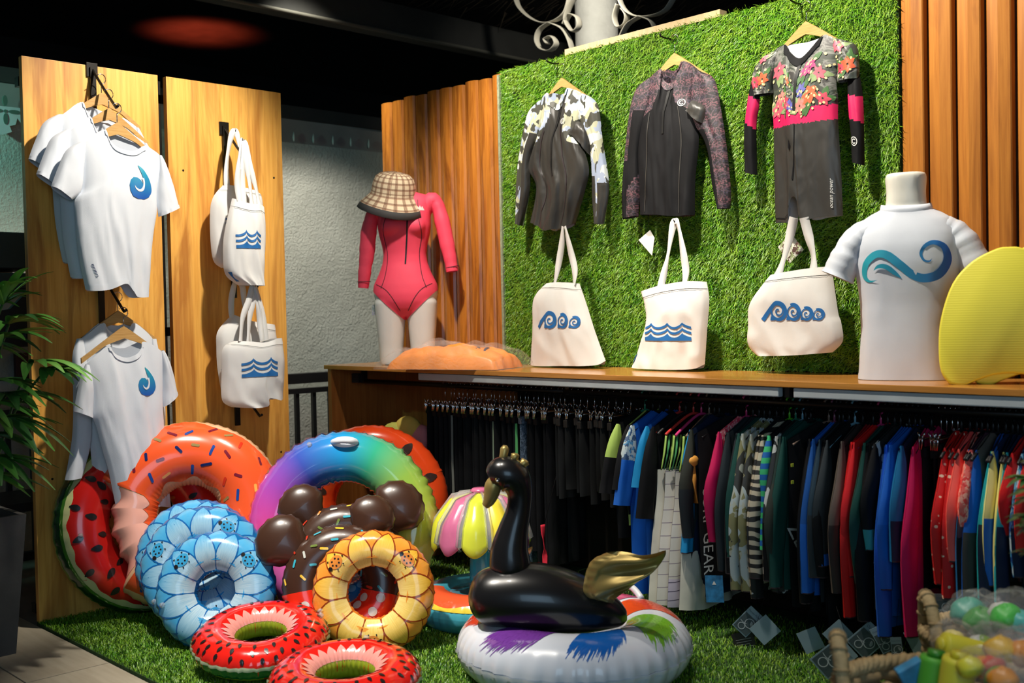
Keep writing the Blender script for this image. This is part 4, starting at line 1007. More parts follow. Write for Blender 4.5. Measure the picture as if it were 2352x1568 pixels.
st = thing('t_shirt', 'white t-shirt with a large teal-blue scroll print worn by the male bust', 't-shirt', BM_, (0, 0, math.radians(27)))
prf = [(.004, .186, .118), (.03, .184, .117), (.10, .180, .116), (.2, .174, .114), (.30, .176, .116), (.38, .187, .122), (.45, .198, .127), (.52, .202, .124), (.575, .195, .108), (.61, .168, .092), (.635, .13, .08), (.65, .10, .074), (.662, .083, .072)]
def shp(th, z):
    a = interp([p[0] for p in prf], [p[1] for p in prf], z); b = interp([p[0] for p in prf], [p[2] for p in prf], z)
    c, s_ = math.cos(th), math.sin(th); e = 2.5
    k = 1+.030*mnoise.noise(Vector((th*2.6, z*3.2, 5)))*(1 if z < .5 else .4)+.012*mnoise.noise(Vector((th*6, z*9, 8)))
    return Vector((a*k*math.copysign(abs(c)**(2/e), c), b*k*math.copysign(abs(s_)**(2/e), s_), z+.012*(1-abs(s_))*(z > .6)))
mb = MB(); n = 64; zs = [.004, .01, .03]+list(np.linspace(.06, .60, 26))+[.61, .62, .635, .65, .662]
mb.loft([[shp(2*PI*i/n, z) for i in range(n)] for z in zs], 0, True); mb.build('body', M_WHITE, st)
mb = MB(); mb.loft([[(lambda p: Vector((p.x*k_, p.y*k_, p.z+dz)))(shp(2*PI*i/n, .655)) for i in range(n)] for k_, dz in ((1.03, -.012), (1.045, 0), (1.0, .018), (.96, .016))], 0, True); mb.build('collar', M_WHITE, st)
mb = MB(); mb.loft([[(lambda p: Vector((p.x*1.006, p.y*1.006, z)))(shp(2*PI*i/n, z)) for i in range(n)] for z in (.002, .022)], 0, True); mb.build('hem', M_WHITE, st)
for sx in (-1, 1):
    s_ = sleeve([(sx*.08, 0, .602, .03, .06), (sx*.13, 0, .588, .047, .072), (sx*.172, 0, .562, .056, .08), (sx*.205, -.005, .518, .06, .082), (sx*.232, -.01, .465, .062, .08), (sx*.26, -.012, .405, .067, .082)], st, M_WHITE)
def sf(x, y, lay=0):
    xx = x*.315+.0; z = .455+y*.155; best = None
    th = -PI/2+math.asin(max(-.99, min(.99, xx/.2)))*1.0
    for it in range(12):
        p = shp(th, z); q = shp(th+.01, z); dx = (q.x-p.x)/.01
        if abs(dx) < 1e-5: break
        th += max(-.2, min(.2, (xx-p.x)/dx))
    p = shp(th, z); return (p.x*1.0, p.y-.0035, p.z)
bt.scale = st.scale = (.90, .90, .90)
mb = MB(); surf_print(mb, sf, .315/.155); mb.build('scroll_print', M_LOGOX, st)

# yellow kickboards
kb = [(.0, .0), (.03, -.004), (.06, .008), (.10, .022), (.14, .026), (.18, .022), (.22, .008), (.25, -.004), (.28, .0)]
out = [(-.0, .0)]+[(x, z) for x, z in kb[1:]]+[(.30, .03), (.305, .09), (.298, .16), (.27, .24), (.225, .29), (.17, .318), (.14, .322), (.11, .318), (.055, .29), (.01, .24), (-.018, .16), (-.025, .09), (-.02, .03)]
outs = [(v.x, v.y) for v in smoothpath([(a, b, 0) for a, b in out+[out[0]]], 4)[:-1]]
m_y = NT('yellow_foam'); vv = m_y.coord('Object'); m_y.base(m_y.ramp(m_y.noise(vv, 3), [(.3, sr(226, 214, 56)), (.7, sr(240, 228, 74))])); m_y.p(Roughness=.55)
m_y.bump(m_y.n('ShaderNodeTexWave', bands_direction='Z', inp={'Vector': vv, 'Scale': 55.0}).outputs['Color'], .08, .002)
for lab, loc, rz, rx in (('front yellow foam kickboard leaning at the right end of the table', (-1.565, 3.47, TZ), 25, -8), ('rear yellow foam kickboard of the pair at the right end of the table', (-1.50, 3.525, TZ+.002), 25, -8)):
    mb = MB(); n = len(outs)
    cx, cz = .14, .15
    sc_ = lambda k, y: [(cx+(x-cx)*k, y, cz+(z-cz)*k) for x, z in outs]
    rings = [sc_(.965, -.020), sc_(.99, -.017), sc_(1, -.010), sc_(1, .010), sc_(.99, .017), sc_(.965, .020)]
    mb.loft(rings, 0, True, (True, True))
    o = tag(mb.build('kickboard', m_y.m), lab, 'kickboard'); o.location = loc; o.scale = (1.3, 1, 1.38); o.rotation_euler = (math.radians(rx), 0, math.radians(rz))

# packed orange life jacket in clear plastic, lying on the table
M_PLAST = NT('clear_film'); M_PLAST.base((.95, .93, .9)); M_PLAST.p(Roughness=.12, Alpha=.10); M_PLAST.b.inputs['Specular IOR Level'].default_value = .9; M_PLAST.bump(M_PLAST.noise(M_PLAST.coord('Object'), 26, 4, .6, 1.5), .9, .02); M_PLAST = M_PLAST.m
oj = thing('packed_float', 'folded orange inflatable in a crumpled clear plastic bag on the table', 'packed inflatable', (-3.98, 3.43, TZ), (0, 0, math.radians(18)))
def pillow(a, b, h, seed, amp, k=1):
    mb = MB()
    for sgn in (1, -1):
        def P(u, v):
            x, y = (2*u-1), (2*v-1); e = max(0, (1-abs(x)**3))*max(0, 1-abs(y)**3)
            nz = mnoise.noise(Vector((x*2.5, y*2.5, seed)))*amp+mnoise.noise(Vector((x*7, y*7, seed+3)))*amp*.35
            ed = 1+.05*mnoise.noise(Vector((x*3, y*3, seed+7)))
            z = (h*e**.34*(1+nz*4)*k+nz*.2*e) if sgn > 0 else .003
            return (x*a*ed, y*b*ed, max(.003, z))
        mb.grid(P, 44, 26, 0, sgn < 0)
    return mb
pillow(.30, .14, .105, 3, .05).build('orange_inflatable', flat(sr(252, 150, 56), .45, var=.2, vs=8, name='orange_vinyl'), oj)
pillow(.36, .17, .122, 8, .07).build('plastic_bag', M_PLAST, oj)
for k in range(3):
    mb = MB(); x0 = .05+.07*k
    mb.tube([(x0+.02*math.sin(t_*3+k), -.1+.2*t_, .100-.085*abs(2*t_-1)**3) for t_ in np.linspace(0.1, .9, 9)], .006, 6, flat=.4); mb.build('strap', cloth((.06, .05, .09)), oj)
# ================================================================ INFLATABLES
def frame(n, up=(0, 0, 1), roll=0):
    z = Vector(n).normalized(); x = Vector(up).cross(z)
    if x.length < 1e-3: x = Vector((1, 0, 0))
    x.normalize(); y = z.cross(x); m = Matrix((x, y, z)).transposed(); return m @ Matrix.Rotation(roll, 3, 'Z')
class Ring:
    def __init__(s, R, r, rz=None, wr=0, wn=40, seed=0, lump=.0, mod=None):
        s.R, s.r, s.rz = R, r, rz or r; s.wr, s.wn, s.seed, s.lump, s.mod = wr, wn, seed, lump, mod
    def S(s, th, ph, off=0):
        c, sn = math.cos(ph), math.sin(ph); k = 1.0
        if s.wr:
            d = abs((ph+PI) % (2*PI)-PI); e = math.exp(-(d/.5)**2)+.8*math.exp(-((PI-d)/.5)**2)
            k += s.wr*e*(math.sin(th*s.wn+2*math.sin(th*5+s.seed))+.5*math.sin(th*s.wn*1.9+s.seed))
        if s.lump: k += s.lump*mnoise.noise(Vector((math.cos(th)*2.2, math.sin(th)*2.2, ph*.8+s.seed)))
        R, r, rz = s.R, s.r, s.rz
        if s.mod: R, r, rz = s.mod(th, R, r, rz)
        rr = R+(r*k+off)*c
        return (rr*math.cos(th), rr*math.sin(th), (rz*k+off)*sn)
    def f(s, off=.0016):
        return lambda th, ph, lay=0: s.S(th, ph, off+lay*.0006)
    def build(s, name, mats, parent, n=144, m=44, fn=None):
        mb = MB(); V = []; U = []; F = []; I = []
        for i in range(n+1):
            for j in range(m+1):
                V.append(s.S(2*PI*i/n, 2*PI*j/m)); U.append((i/n, j/m))
        for i in range(n):
            for j in range(m):
                a = i*(m+1)+j; F.append((a, a+m+1, a+m+2, a+1)); I.append(fn(2*PI*(i+.5)/n, 2*PI*(j+.5)/m) if fn else 0)
        mb.add(V, F, 0, U); mb.I = I; return mb.build(name, mats, parent)
def rband(mb, ring, p0, p1, rows=4, n=160, mi=0, lay=0, t0=0, t1=2*PI, off=.0016):
    f = ring.f(off); V = []; F = []; U = []
    for i in range(n+1):
        th = lerp(t0, t1, i/n); a = p0(th) if callable(p0) else p0; b = p1(th) if callable(p1) else p1
        for j in range(rows+1): V.append(f(th, lerp(a, b, j/rows), lay)); U.append((i/n, j/rows))
    for i in range(n):
        for j in range(rows): a = i*(rows+1)+j; F.append((a, a+rows+1, a+rows+2, a+1))
    mb.add(V, F, mi, U)
def seed_shape(th, ph, rt, rp, ang):
    out = []
    for k in range(14):
        a = 2*PI*k/14; x = math.cos(a); y = math.sin(a)*(1-.55*max(0, x))*(.62); x *= 1.15 if x > 0 else 1
        out.append((th+(x*math.cos(ang)-y*math.sin(ang))*rt, ph+(x*math.sin(ang)+y*math.cos(ang))*rp))
    return out
def seeds(ring, parent, rows, mat, name='seed_print', lay=2, sk=1.0, t0=0, t1=2*PI):
    r_ = random.Random(4)
    for (ph, cnt, sz, o) in rows:
        for k in range(cnt):
            mb = MB(); th = t0+(k+o)/cnt*(t1-t0)+r_.uniform(-.05, .05); p = ph+r_.uniform(-.1, .1)
            blob(mb, ring.f(), seed_shape(th, p, sz/(ring.R+ring.r*math.cos(p)), sz/ring.r, -PI/2+r_.uniform(-.35, .35)), lay=lay, rings=3); mb.build(name, mat, parent)
def sprinkles(ring, parent, n, mats, ph0, ph1, seed, ln=.03, w=.0085, t0=0, t1=2*PI):
    r_ = random.Random(seed); f = ring.f(); pts = []
    tries = 0
    while len(pts) < n and tries < 4000:
        tries += 1; th = r_.uniform(t0, t1); ph = r_.uniform(ph0, ph1)
        p = Vector(ring.S(th, ph))
        if all((p-q).length > ln*1.25 for q in pts):
            pts.append(p); a = r_.uniform(0, PI); rt = ring.R+ring.r*math.cos(ph)
            Q = []; L = ln*r_.uniform(.75, 1.1)
            for k in range(14):
                b = 2*PI*k/14; x = math.cos(b); y = math.sin(b)
                x = math.copysign(L/2-w/2, x)+x*w/2; y = y*w/2
                Q.append((th+(x*math.cos(a)-y*math.sin(a))/rt, ph+(x*math.sin(a)+y*math.cos(a))/ring.r))
            mb = MB(); blob(mb, f, Q, 0, 3, 2); mb.build('sprinkle_print', mats[r_.randrange(len(mats))], parent)
def valve(ring, th, ph, parent, mat=None):
    p = Vector(ring.S(th, ph)); q = Vector(ring.S(th, ph, .012))
    MB().tube([p, q], [.011, .009], 10, up=(.3, .5, .8)).build('valve', mat or M_CLEAR, parent)
M_CLEAR = NT('clear_vinyl'); M_CLEAR.base((.9, .92, .92)); M_CLEAR.p(Roughness=.12, Transmission_Weight=.6, IOR=1.2, Alpha=.55); M_CLEAR = M_CLEAR.m
M_WVIN = vinyl((.78, .80, .84), .04, .3)
M_SEED = vinyl((.012, .010, .010), .2, .3)

# --- large watermelon ring against the first panel
def melon_big(label, c, n, roll, R, r, red, seedm, rows, rind=True, grp=None):
    t = thing('swim_ring', label, 'swim ring', c, frame(n, roll=roll), grp); g_ = Ring(R, r, r*.95, .02, 46, 1)
    g_.build('tube', [red], t)
    if rind:
        mb = MB(); w1 = lambda th: .80+.05*math.sin(th*13)+.03*math.sin(th*29)
        rband(mb, g_, -1.2, w1, 7, 160, 0, 0); rband(mb, g_, -1.2, .58, 8, 160, 1, 1); rband(mb, g_, lambda th: .12, lambda th: .44, 3, 160, 2, 2); rband(mb, g_, -.75, -.4, 3, 160, 2, 2)
        mb.build('rind_print', [vinyl(sr(212, 214, 150)), vinyl(sr(72, 132, 40)), vinyl(sr(14, 62, 26))], t)
        mb = MB()
        for k in range(22):
            th = 2*PI*k/22; mb = MB(); blob(mb, g_.f(), [(th+.05*math.cos(a), 2.95+.16*math.sin(a)) for a in np.linspace(0, 2*PI, 12, False)], rings=2, lay=1); mb.build('inner_dot_print', vinyl(sr(196, 96, 50)), t)
    seeds(g_, t, rows, seedm); valve(g_, 2.9, 1.2, t)
    return t
melon_big('large watermelon swim ring leaning on the plywood panel, behind the bitten doughnut ring', (-4.475, 2.075, .385), (1, -.04, .2), .3, .268, .112, vinyl(sr(196, 28, 24), .12), M_SEED, [(1.05, 15, .022, 0), (1.55, 13, .023, .5), (2.05, 11, .020, .2)])
melon_big('large orange-red watermelon ring standing behind the rainbow ring', (-4.13, 3.02, .375), (.72, -.62, .16), .4, .262, .105, vinyl(sr(232, 74, 28), .14), vinyl(sr(60, 44, 40), .2), [(1.25, 11, .036, 0), (1.95, 9, .026, .5)], False)

# --- bitten doughnut ring
def bite(th, R, r, rz):
    d = abs((th-3.35+PI) % (2*PI)-PI); m = max(0, 1-(d/.64)**8) if d < .64 else 0
    sc = .06*abs(math.sin((th-3.35)*10))*m
    return R-(.30+sc)*r*m, r*(1-(.30+sc)*m), rz*(1-.08*m)
t = thing('swim_ring', 'bitten doughnut swim ring with orange icing and coloured sprinkles', 'swim ring', (-4.25, 2.17, .43), frame((.80, -.52, .30), roll=0))
g_ = Ring(.262, .135, .125, .015, 60, 2, mod=bite)
g_.build('tube', [vinyl(sr(236, 186, 142), .05)], t, 300, 48)
ic = vinyl(sr(246, 92, 44), .10)
mb = MB(); rband(mb, g_, lambda th: .52+.10*math.sin(th*6+1)+.05*math.sin(th*11), lambda th: 2.62+.12*math.sin(th*8), 14, 200, 0, 0, 3.35+.66-2*PI, 3.35-.62)
rband(mb, g_, lambda th: 2.1+.22*abs(math.sin((th-3.35)*10)), lambda th: 2.9, 8, 110, 0, 0, 3.35-.64, 3.35+.68)
mb.build('icing_print', ic, t)
mb = MB(); rband(mb, g_, -1.0, lambda th: 2.06+.22*abs(math.sin((th-3.35)*10)), 16, 110, 0, 1, 3.35-.60, 3.35+.60); mb.build('bite_print', vinyl(sr(242, 176, 158), .05), t)
sprinkles(g_, t, 52, [vinyl(sr(30, 70, 150)), vinyl(sr(120, 24, 46)), vinyl(sr(150, 130, 80)), vinyl(sr(250, 170, 80)), vinyl(sr(214, 54, 30)), vinyl(sr(24, 40, 96))], .75, 2.45, 9, .046, .012, 3.35+.8-2*PI, 3.35-.75)

# --- petal rings
def petal_mat(name, c0, c1, c2):
    m = NT(name); uv = m.sep(m.coord('UV')); c = m.ramp(uv[1], [(0, c2), (.5, c1), (1, c0)])
    st = m.noise(m.coord('UV', (60, 2, 1)), 1, 2)
    m.base(m.mix(m.ramp(st, [(.42, (.35, .35, .35)), (.6, (0, 0, 0))]), c, dim(c2, .8))); m.p(Roughness=.2, Coat_Weight=.5, Coat_Roughness=.05); return m.m
def petal_ring(label, c, n, roll, R, r, base, front, back, line, bug, N=11, grp=None, part=.0):
    t = thing('swim_ring', label, 'swim ring', c, frame(n, roll=roll), grp); g_ = Ring(R, r, r*.85, .03, 33, 3, .03)
    g_.build('tube', [base], t, 132, 40); f = g_.f()
    pit = 2*PI/N
    def petal(th, hw, p_in, p_tip, mi, lay):
        pts = []
        wf = lambda s_: (1-max(0, (s_-.3)/.7)**1.9*.985)*(.93+.10*math.sin(PI*min(1, s_*1.3)))
        for k in range(11): s_ = k/10; pts.append((th-hw*wf(s_), lerp(p_in, p_tip, s_)))
        for k in range(10, -1, -1): s_ = k/10; pts.append((th+hw*wf(s_), lerp(p_in, p_tip, s_)))
        uvf = lambda x, y: ((x-th)/hw*.5+.5+th, (y-p_tip)/(p_in-p_tip))
        mb = MB(); ml = MB(); blob(mb, f, pts, 0, lay, 5, uvf=uvf)
        stroke(ml, lambda x, y, l: f(x, y, lay+1), pts, [.03]*len(pts), 1, 0, 1)
        o = mb.build('petal_print', back if mi else front, t); ml.build('petal_outline', line, o)
    for k in range(N): petal((k+.5)*pit, pit*.5, 2.0, .22, 1, 0)
    for k in range(N): petal(k*pit, pit*.5, 2.62, .50, 0, 2)
    for k in (1, 4, 8):
        mb = MB()
        th, ph = k*pit, 1.35; rt = g_.R
        blob(mb, f, [(th+.026/rt*math.cos(a), ph+.022/r*math.sin(a)) for a in np.linspace(0, 2*PI, 14, False)], 0, 5, 2)
        for j in range(6):
            a = j*PI/3; blob(mb, f, [(th+(.014*math.cos(a)+.0035*math.cos(b))/rt, ph+(.012*math.sin(a)+.0035*math.sin(b))/r) for b in np.linspace(0, 2*PI, 8, False)], 1, 6, 1)
            blob(mb, f, [(th+(.031*math.cos(a)+.003*math.cos(b))/rt, ph+(.027*math.sin(a)+.003*math.sin(b))/r) for b in np.linspace(0, 2*PI, 8, False)], 1, 6, 1)
        blob(mb, f, [(th+(.028+.007*math.cos(b))/rt, ph+.008*math.sin(b)/r) for b in np.linspace(0, 2*PI, 10, False)], 1, 6, 1)
        mb.build('ladybird_print', [bug, M_SEED], t)
    valve(g_, 3.3, 1.0, t)
    return t
BLUEV = NT('translucent_blue_vinyl'); BLUEV.base(sr(24, 130, 204)); BLUEV.p(Roughness=.12, Transmission_Weight=.25, Coat_Weight=.6, Coat_Roughness=.04, Alpha=.93); BLUEV = BLUEV.m
pb_f = petal_mat('white_blue_petal', sr(198, 218, 226), sr(170, 206, 224), sr(70, 170, 222)); pb_b = petal_mat('blue_petal', sr(60, 160, 220), sr(70, 168, 222), sr(110, 190, 230)); pl = vinyl(sr(20, 100, 170))
bugb = vinyl(sr(60, 160, 210))
nb = (.74, -.60, .30)
petal_ring('front blue petal-print swim ring of the three leaning together', (-3.785, 2.035, .213), nb, .1, .148, .078, BLUEV, pb_f, pb_b, pl, bugb, grp='blue petal swim rings')
petal_ring('middle blue petal-print swim ring of the three leaning together', (-3.93, 2.065, .268), nb, .45, .165, .082, BLUEV, pb_f, pb_b, pl, bugb, grp='blue petal swim rings')
petal_ring('rearmost blue petal-print swim ring of the three leaning together', (-4.05, 2.095, .283), nb, .8, .162, .08, BLUEV, pb_f, pb_b, pl, bugb, grp='blue petal swim rings')
ORV = NT('orange_vinyl'); ORV.base(sr(240, 138, 40)); ORV.p(Roughness=.14, Transmission_Weight=.15, Coat_Weight=.6, Coat_Roughness=.04); ORV = ORV.m
petal_ring('small orange sunflower-print swim ring standing in front of the chocolate rings', (-3.275, 2.40, .224), (.72, -.64, .20), .15, .160, .067, ORV, petal_mat('yellow_petal', sr(248, 226, 150), sr(250, 214, 110), sr(246, 184, 40)), petal_mat('orange_petal', sr(244, 160, 60), sr(244, 156, 56), sr(246, 172, 70)), vinyl(sr(150, 60, 20)), vinyl(sr(226, 140, 60)))

# --- small watermelon rings lying on the mat
def melon_small(label, c, n, roll, R, r):
    t = thing('swim_ring', label, 'swim ring', c, frame(n, (0, 1, 0), roll)); g_ = Ring(R, r, r*.82, .05, 40, 5, .03)
    red = vinyl(sr(224, 34, 26), .1, .14, .8); g_.build('tube', [red], t, 144, 44)
    mb = MB(); rband(mb, g_, -1.9, .16, 9, 150, 0, 0); rband(mb, g_, -.55, lambda th: -.02+.03*math.sin(th*17), 4, 150, 1, 1); rband(mb, g_, lambda th: -.02, lambda th: .18+.05*math.sin(th*11)*math.sin(th*5), 3, 150, 2, 2)
    rband(mb, g_, 2.75, 4.4, 7, 150, 0, 0); zz = lambda th: 2.35-.42*abs((th*22/(2*PI) % 1)*2-1)**.8
    rband(mb, g_, zz, 2.78, 6, 352, 3, 1)
    mb.build('rind_print', [vinyl(sr(168, 186, 50)), vinyl(sr(16, 108, 50)), vinyl(sr(214, 224, 190)), vinyl(sr(240, 158, 148))], t)
    seeds(g_, t, [(.55, 26, .012, 0), (.95, 24, .012, .5), (1.35, 22, .011, .2)], M_SEED); valve(g_, 1.0, .8, t)
    return t
_p = at(600, 1466, 'z', .112); melon_small('small red watermelon swim ring tilted against the front blue ring', (_p.x, _p.y, .112), (.13, -.12, .98), .2, .163, .074)
_p = at(794, 1570, 'z', .07); melon_small('nearest small watermelon swim ring at the bottom edge of the photo', (_p.x, _p.y, .088), (.06, -.055, 1), 1.2, .168, .074)

# --- chocolate doughnut rings with rounded puffs
CHOC = vinyl((.055, .024, .014), .15, .3, .2)
def choc(label, c, n, roll, low, dots, R=.15, r=.08, ears=((.72, .115), (2.35, .10)), seed=3):
    t = thing('swim_ring', label, 'swim ring', c, frame(n, roll=roll)); g_ = Ring(R, r, r*.9, .04, 44, seed)
    isl = lambda th: 3.30 < th < 6.05
    g_.build('tube', [CHOC, low], t, 132, 40, lambda th, ph: 1 if isl(th) else 0)
    sprinkles(g_, t, 34, [vinyl(sr(200, 204, 196)), vinyl(sr(240, 200, 60)), vinyl(sr(226, 140, 70)), vinyl(sr(60, 170, 190)), vinyl(sr(110, 130, 60)), vinyl(sr(200, 60, 40))], .3, 2.7, seed, .032, .009, -.2, 3.2)
    mb = MB(); r_ = random.Random(seed)
    for ph in (.6, 1.5, 2.3):
        for k in range(7):
            th = 3.45+2.5*(k+.5*(ph == 1.5))/6.6; rd = .017
            mb = MB(); blob(mb, g_.f(), [(th+rd/(R+r*math.cos(ph))*math.cos(a), ph+rd/r*math.sin(a)) for a in np.linspace(0, 2*PI, 16, False)], lay=2, rings=3); mb.build('polka_dot', dots, t)
    for th, s_ in ears:
        d = Vector((math.cos(th), math.sin(th), 0)); o_ = d*(R+r*.7+s_*.75); mb = MB(); rings = []
        m2 = 16; n2 = 36
        for j in range(m2+1):
            a = -PI/2+PI*j/m2; row = []
            for i in range(n2):
                b = 2*PI*i/n2; w = 1+.035*math.sin(b*14)*math.exp(-(a/.35)**2)
                lx = math.cos(b)*math.cos(a)*s_*w; ly = math.sin(b)*math.cos(a)*s_*.92*w
                lx *= 1.25 if lx < 0 else 1.0; k_ = 1.12-.55*max(0, -lx/s_)
                row.append(o_+d*lx+Vector((-d.y, d.x, 0))*ly*k_+Vector((0, 0, 1))*math.sin(a)*s_*.5*(1-.3*max(0, -lx/s_)))
            rings.append(row)
        mb.loft(rings, 0, True, (True, True)); mb.build('puff', CHOC, t)
    return t
choc('front chocolate doughnut ring with red polka-dot lower half behind the orange ring', (-3.45, 2.385, .225), (.76, -.60, .28), 0, vinyl(sr(226, 48, 24)), vinyl(sr(206, 206, 196)), seed=5, ears=((1.15, .09), (2.5, .105)))
choc('rear chocolate doughnut ring with blue polka-dot lower half inside the rainbow ring', (-3.555, 2.475, .275), (.76, -.60, .25), 0, vinyl(sr(30, 116, 176)), vinyl(sr(110, 176, 212)), .155, .08, ((.80, .11), (2.22, .095)), 8)

# --- rainbow ring
mr = NT('rainbow_vinyl'); u = mr.sep(mr.coord('UV'))
c_ = mr.ramp(u[0], [(0, sr(190, 202, 70)), (.10, sr(150, 190, 80)), (.18, sr(60, 180, 140)), (.25, sr(40, 160, 225)), (.34, sr(70, 90, 190)), (.41, sr(170, 80, 190)), (.5, sr(240, 80, 160)), (.62, sr(226, 110, 190)), (.75, sr(230, 170, 200)), (.88, sr(220, 215, 120)), (1, sr(190, 202, 70))])
mr.base(c_); mr.p(Roughness=.12, Coat_Weight=.7, Coat_Roughness=.04, Alpha=.95)
t = thing('swim_ring', 'large clear rainbow swim ring with a white grab handle', 'swim ring', (-3.735, 2.595, .385), frame((.72, -.66, .20)))
g_ = Ring(.285, .105, .10, .045, 52, 6, .03); g_.build('tube', mr.m, t, 160, 48)
mb = MB(); rband(mb, g_, -.12, .12, 2, 200, 0, 0, off=.004); mb.build('clear_seam', M_CLEAR, t)
f = g_.f(.003); mb = MB()
blob(mb, f, [(1.53+.17*math.cos(a), 1.02+.26*math.sin(a)) for a in np.linspace(0, 2*PI, 24, False)], rings=4); mb.build('handle_patch', M_WVIN, t)
MB().tube(smoothpath([f(1.53-.14, 1.02), Vector(f(1.53-.09, 1.02))+Vector((0, 0, .025)), Vector(f(1.53, 1.02))+Vector((0, 0, .032)), Vector(f(1.53+.09, 1.02))+Vector((0, 0, .025)), f(1.53+.14, 1.02)], 5), .012, 10, up=(0, 0, 1)).build('grab_handle', M_WVIN, t)
valve(g_, 1.95, .85, t)

# --- inflatable with a striped parasol
t = thing('baby_float', 'turquoise baby float with a pink and yellow inflatable sunshade', 'float', (-3.27, 2.94, 0), (0, 0, math.radians(40)))
g_ = Ring(.19, .085, .075, .04, 36, 4)
o = g_.build('float_ring', vinyl(sr(78, 178, 200)), t); o.location = (0, 0, .078)
mb = MB(); rband(mb, g_, lambda th: .62+.1*math.sin(th*7), 2.0, 6, 120, 0, 0, 3.3, 6.2); rband(mb, g_, .38, lambda th: .66+.1*math.sin(th*7), 3, 120, 1, 1, 3.3, 6.2)
o = mb.build('deck_print', [vinyl(sr(236, 92, 50)), vinyl(sr(240, 214, 70))], t); o.location = (0, 0, .078)
MB().lathe([(.001, .10), (.15, .11), (.16, .125), (.12, .135), (.001, .137)], 32).build('seat_deck', vinyl(sr(40, 130, 150)), t)
MB().lathe([(.052, .12), (.05, .2), (.046, .30), (.04, .34)], 24).build('shade_post', vinyl(sr(40, 158, 190)), t)
CY = [vinyl(sr(222, 222, 60)), vinyl(sr(206, 110, 150)), vinyl(sr(216, 226, 70)), vinyl(sr(246, 226, 70))]
def gore(k, N=10):
    mb = MB()
    def P(u_, v_):
        a = 2*PI*(k+.07+.86*u_)/N; bul = math.sin(PI*u_)
        r0 = interp([0, .3, .7, .93, 1], [.035, .11, .178, .196, .186], v_); z = interp([0, .3, .7, .93, 1], [.255, .235, .14, .07, .055], v_)
        rr = r0*(1+.09*bul*math.sin(PI*min(1, v_*1.05)))+.01*bul*v_; z -= .03*bul*max(0, v_-.6)/.4
        return (rr*math.cos(a), rr*math.sin(a), z)
    mb.grid(P, 10, 16, 0, True); return mb
for k in range(10):
    o = gore(k).build('shade_panel', CY[[0, 1, 2, 3, 1][k % 5]], t); o.location = (0, 0, .275)
for k in range(10):
    a = 2*PI*k/10; MB().tube([(r0*math.cos(a), r0*math.sin(a), z+.275) for r0, z in ((.035, .255), (.11, .24), (.178, .145), (.20, .07), (.192, .052))], [.008, .012, .016, .014, .008], 8).build('clear_rib', M_CLEAR, t)
MB().lathe([(.001, .548), (.03, .546), (.042, .536), (.03, .526)], 24).build('shade_cap', vinyl(sr(210, 110, 150)), t)
# pastel cushion behind
t = thing('flower_cushion', 'pastel puffy flower cushion in the table corner behind the rings', 'cushion', (-4.33, 3.40, .60), frame((.7, -.7, .1)))
for k, cc in enumerate((sr(190, 190, 90), sr(214, 190, 90), sr(196, 130, 140), sr(190, 110, 120), sr(200, 190, 110), sr(170, 180, 100))):
    a = PI*.8-k*PI/3; MB().ball((.075*math.cos(a), .075*math.sin(a), 0), (.07, .07, .05), 18, 12).build('petal', cloth(cc, .7, .05), t)
MB().ball((0, 0, .02), (.05, .05, .045), 18, 12).build('centre', cloth(sr(230, 210, 90)), t)
cr_ = tag(MB().box(-.13, .13, -.11, .11, 0, .505, bev=.006).build('storage_crate', M_SIDE), 'plain wooden crate in the table corner under the flower cushion', 'crate'); cr_.location = (-4.40, 3.46, .02)

# --- white paint-splash ring and black swan
RC = at(1318, 1482, 'z', .1)
t = thing('swim_ring', 'large white swim ring with bright paint strokes under the black swan', 'swim ring', (RC.x, RC.y, .108), (0, 0, math.radians(46)))
WR = Ring(.275, .125, .108, .035, 44, 7, .02); WR.build('tube', vinyl((.74, .78, .86), .04, .28, .3), t, 180, 52)
r_ = random.Random(12)
cols = [sr(226, 62, 40), sr(120, 60, 160), sr(20, 100, 190), sr(130, 196, 50), sr(238, 84, 30), sr(214, 90, 130), sr(30, 90, 180), sr(240, 190, 60)]
for k, th0 in enumerate((3.35, 4.25, 5.15, 5.95, 6.75, 7.4, 8.2, 8.9)):
    mb = MB()
    for j in range(46):
        d = (j/45-.5); th = th0+d*.55; a = 2.5-.3*abs(d); b = .62+1.6*abs(d)**2.2+r_.uniform(-.22, .30)*(1 if j % 3 else .3)
        sk = -.55
        P_ = [(th+sk*(a-p)*.35, p) for p in np.linspace(a, b, 9)]
        stroke(mb, WR.f(), P_, [.016]*8+[.004], 1, 0, 1, lay=k % 2)
    o = mb.build('paint_stroke', vinyl(cols[k]), t); o['kind'] = 'stuff'
mb = MB(); rband(mb, WR, -.10, -.02, 2, 200, 0, 0, off=.004); mb.build('seam_flange', M_WVIN, t)
hp = [Vector(WR.S(.62+k*.13, 1.25, .0+.035*math.sin(PI*k/4))) for k in range(5)]
MB().tube(smoothpath(hp, 5), .012, 10).build('grab_handle', M_WVIN, t); valve(WR, 5.75, .75, t)

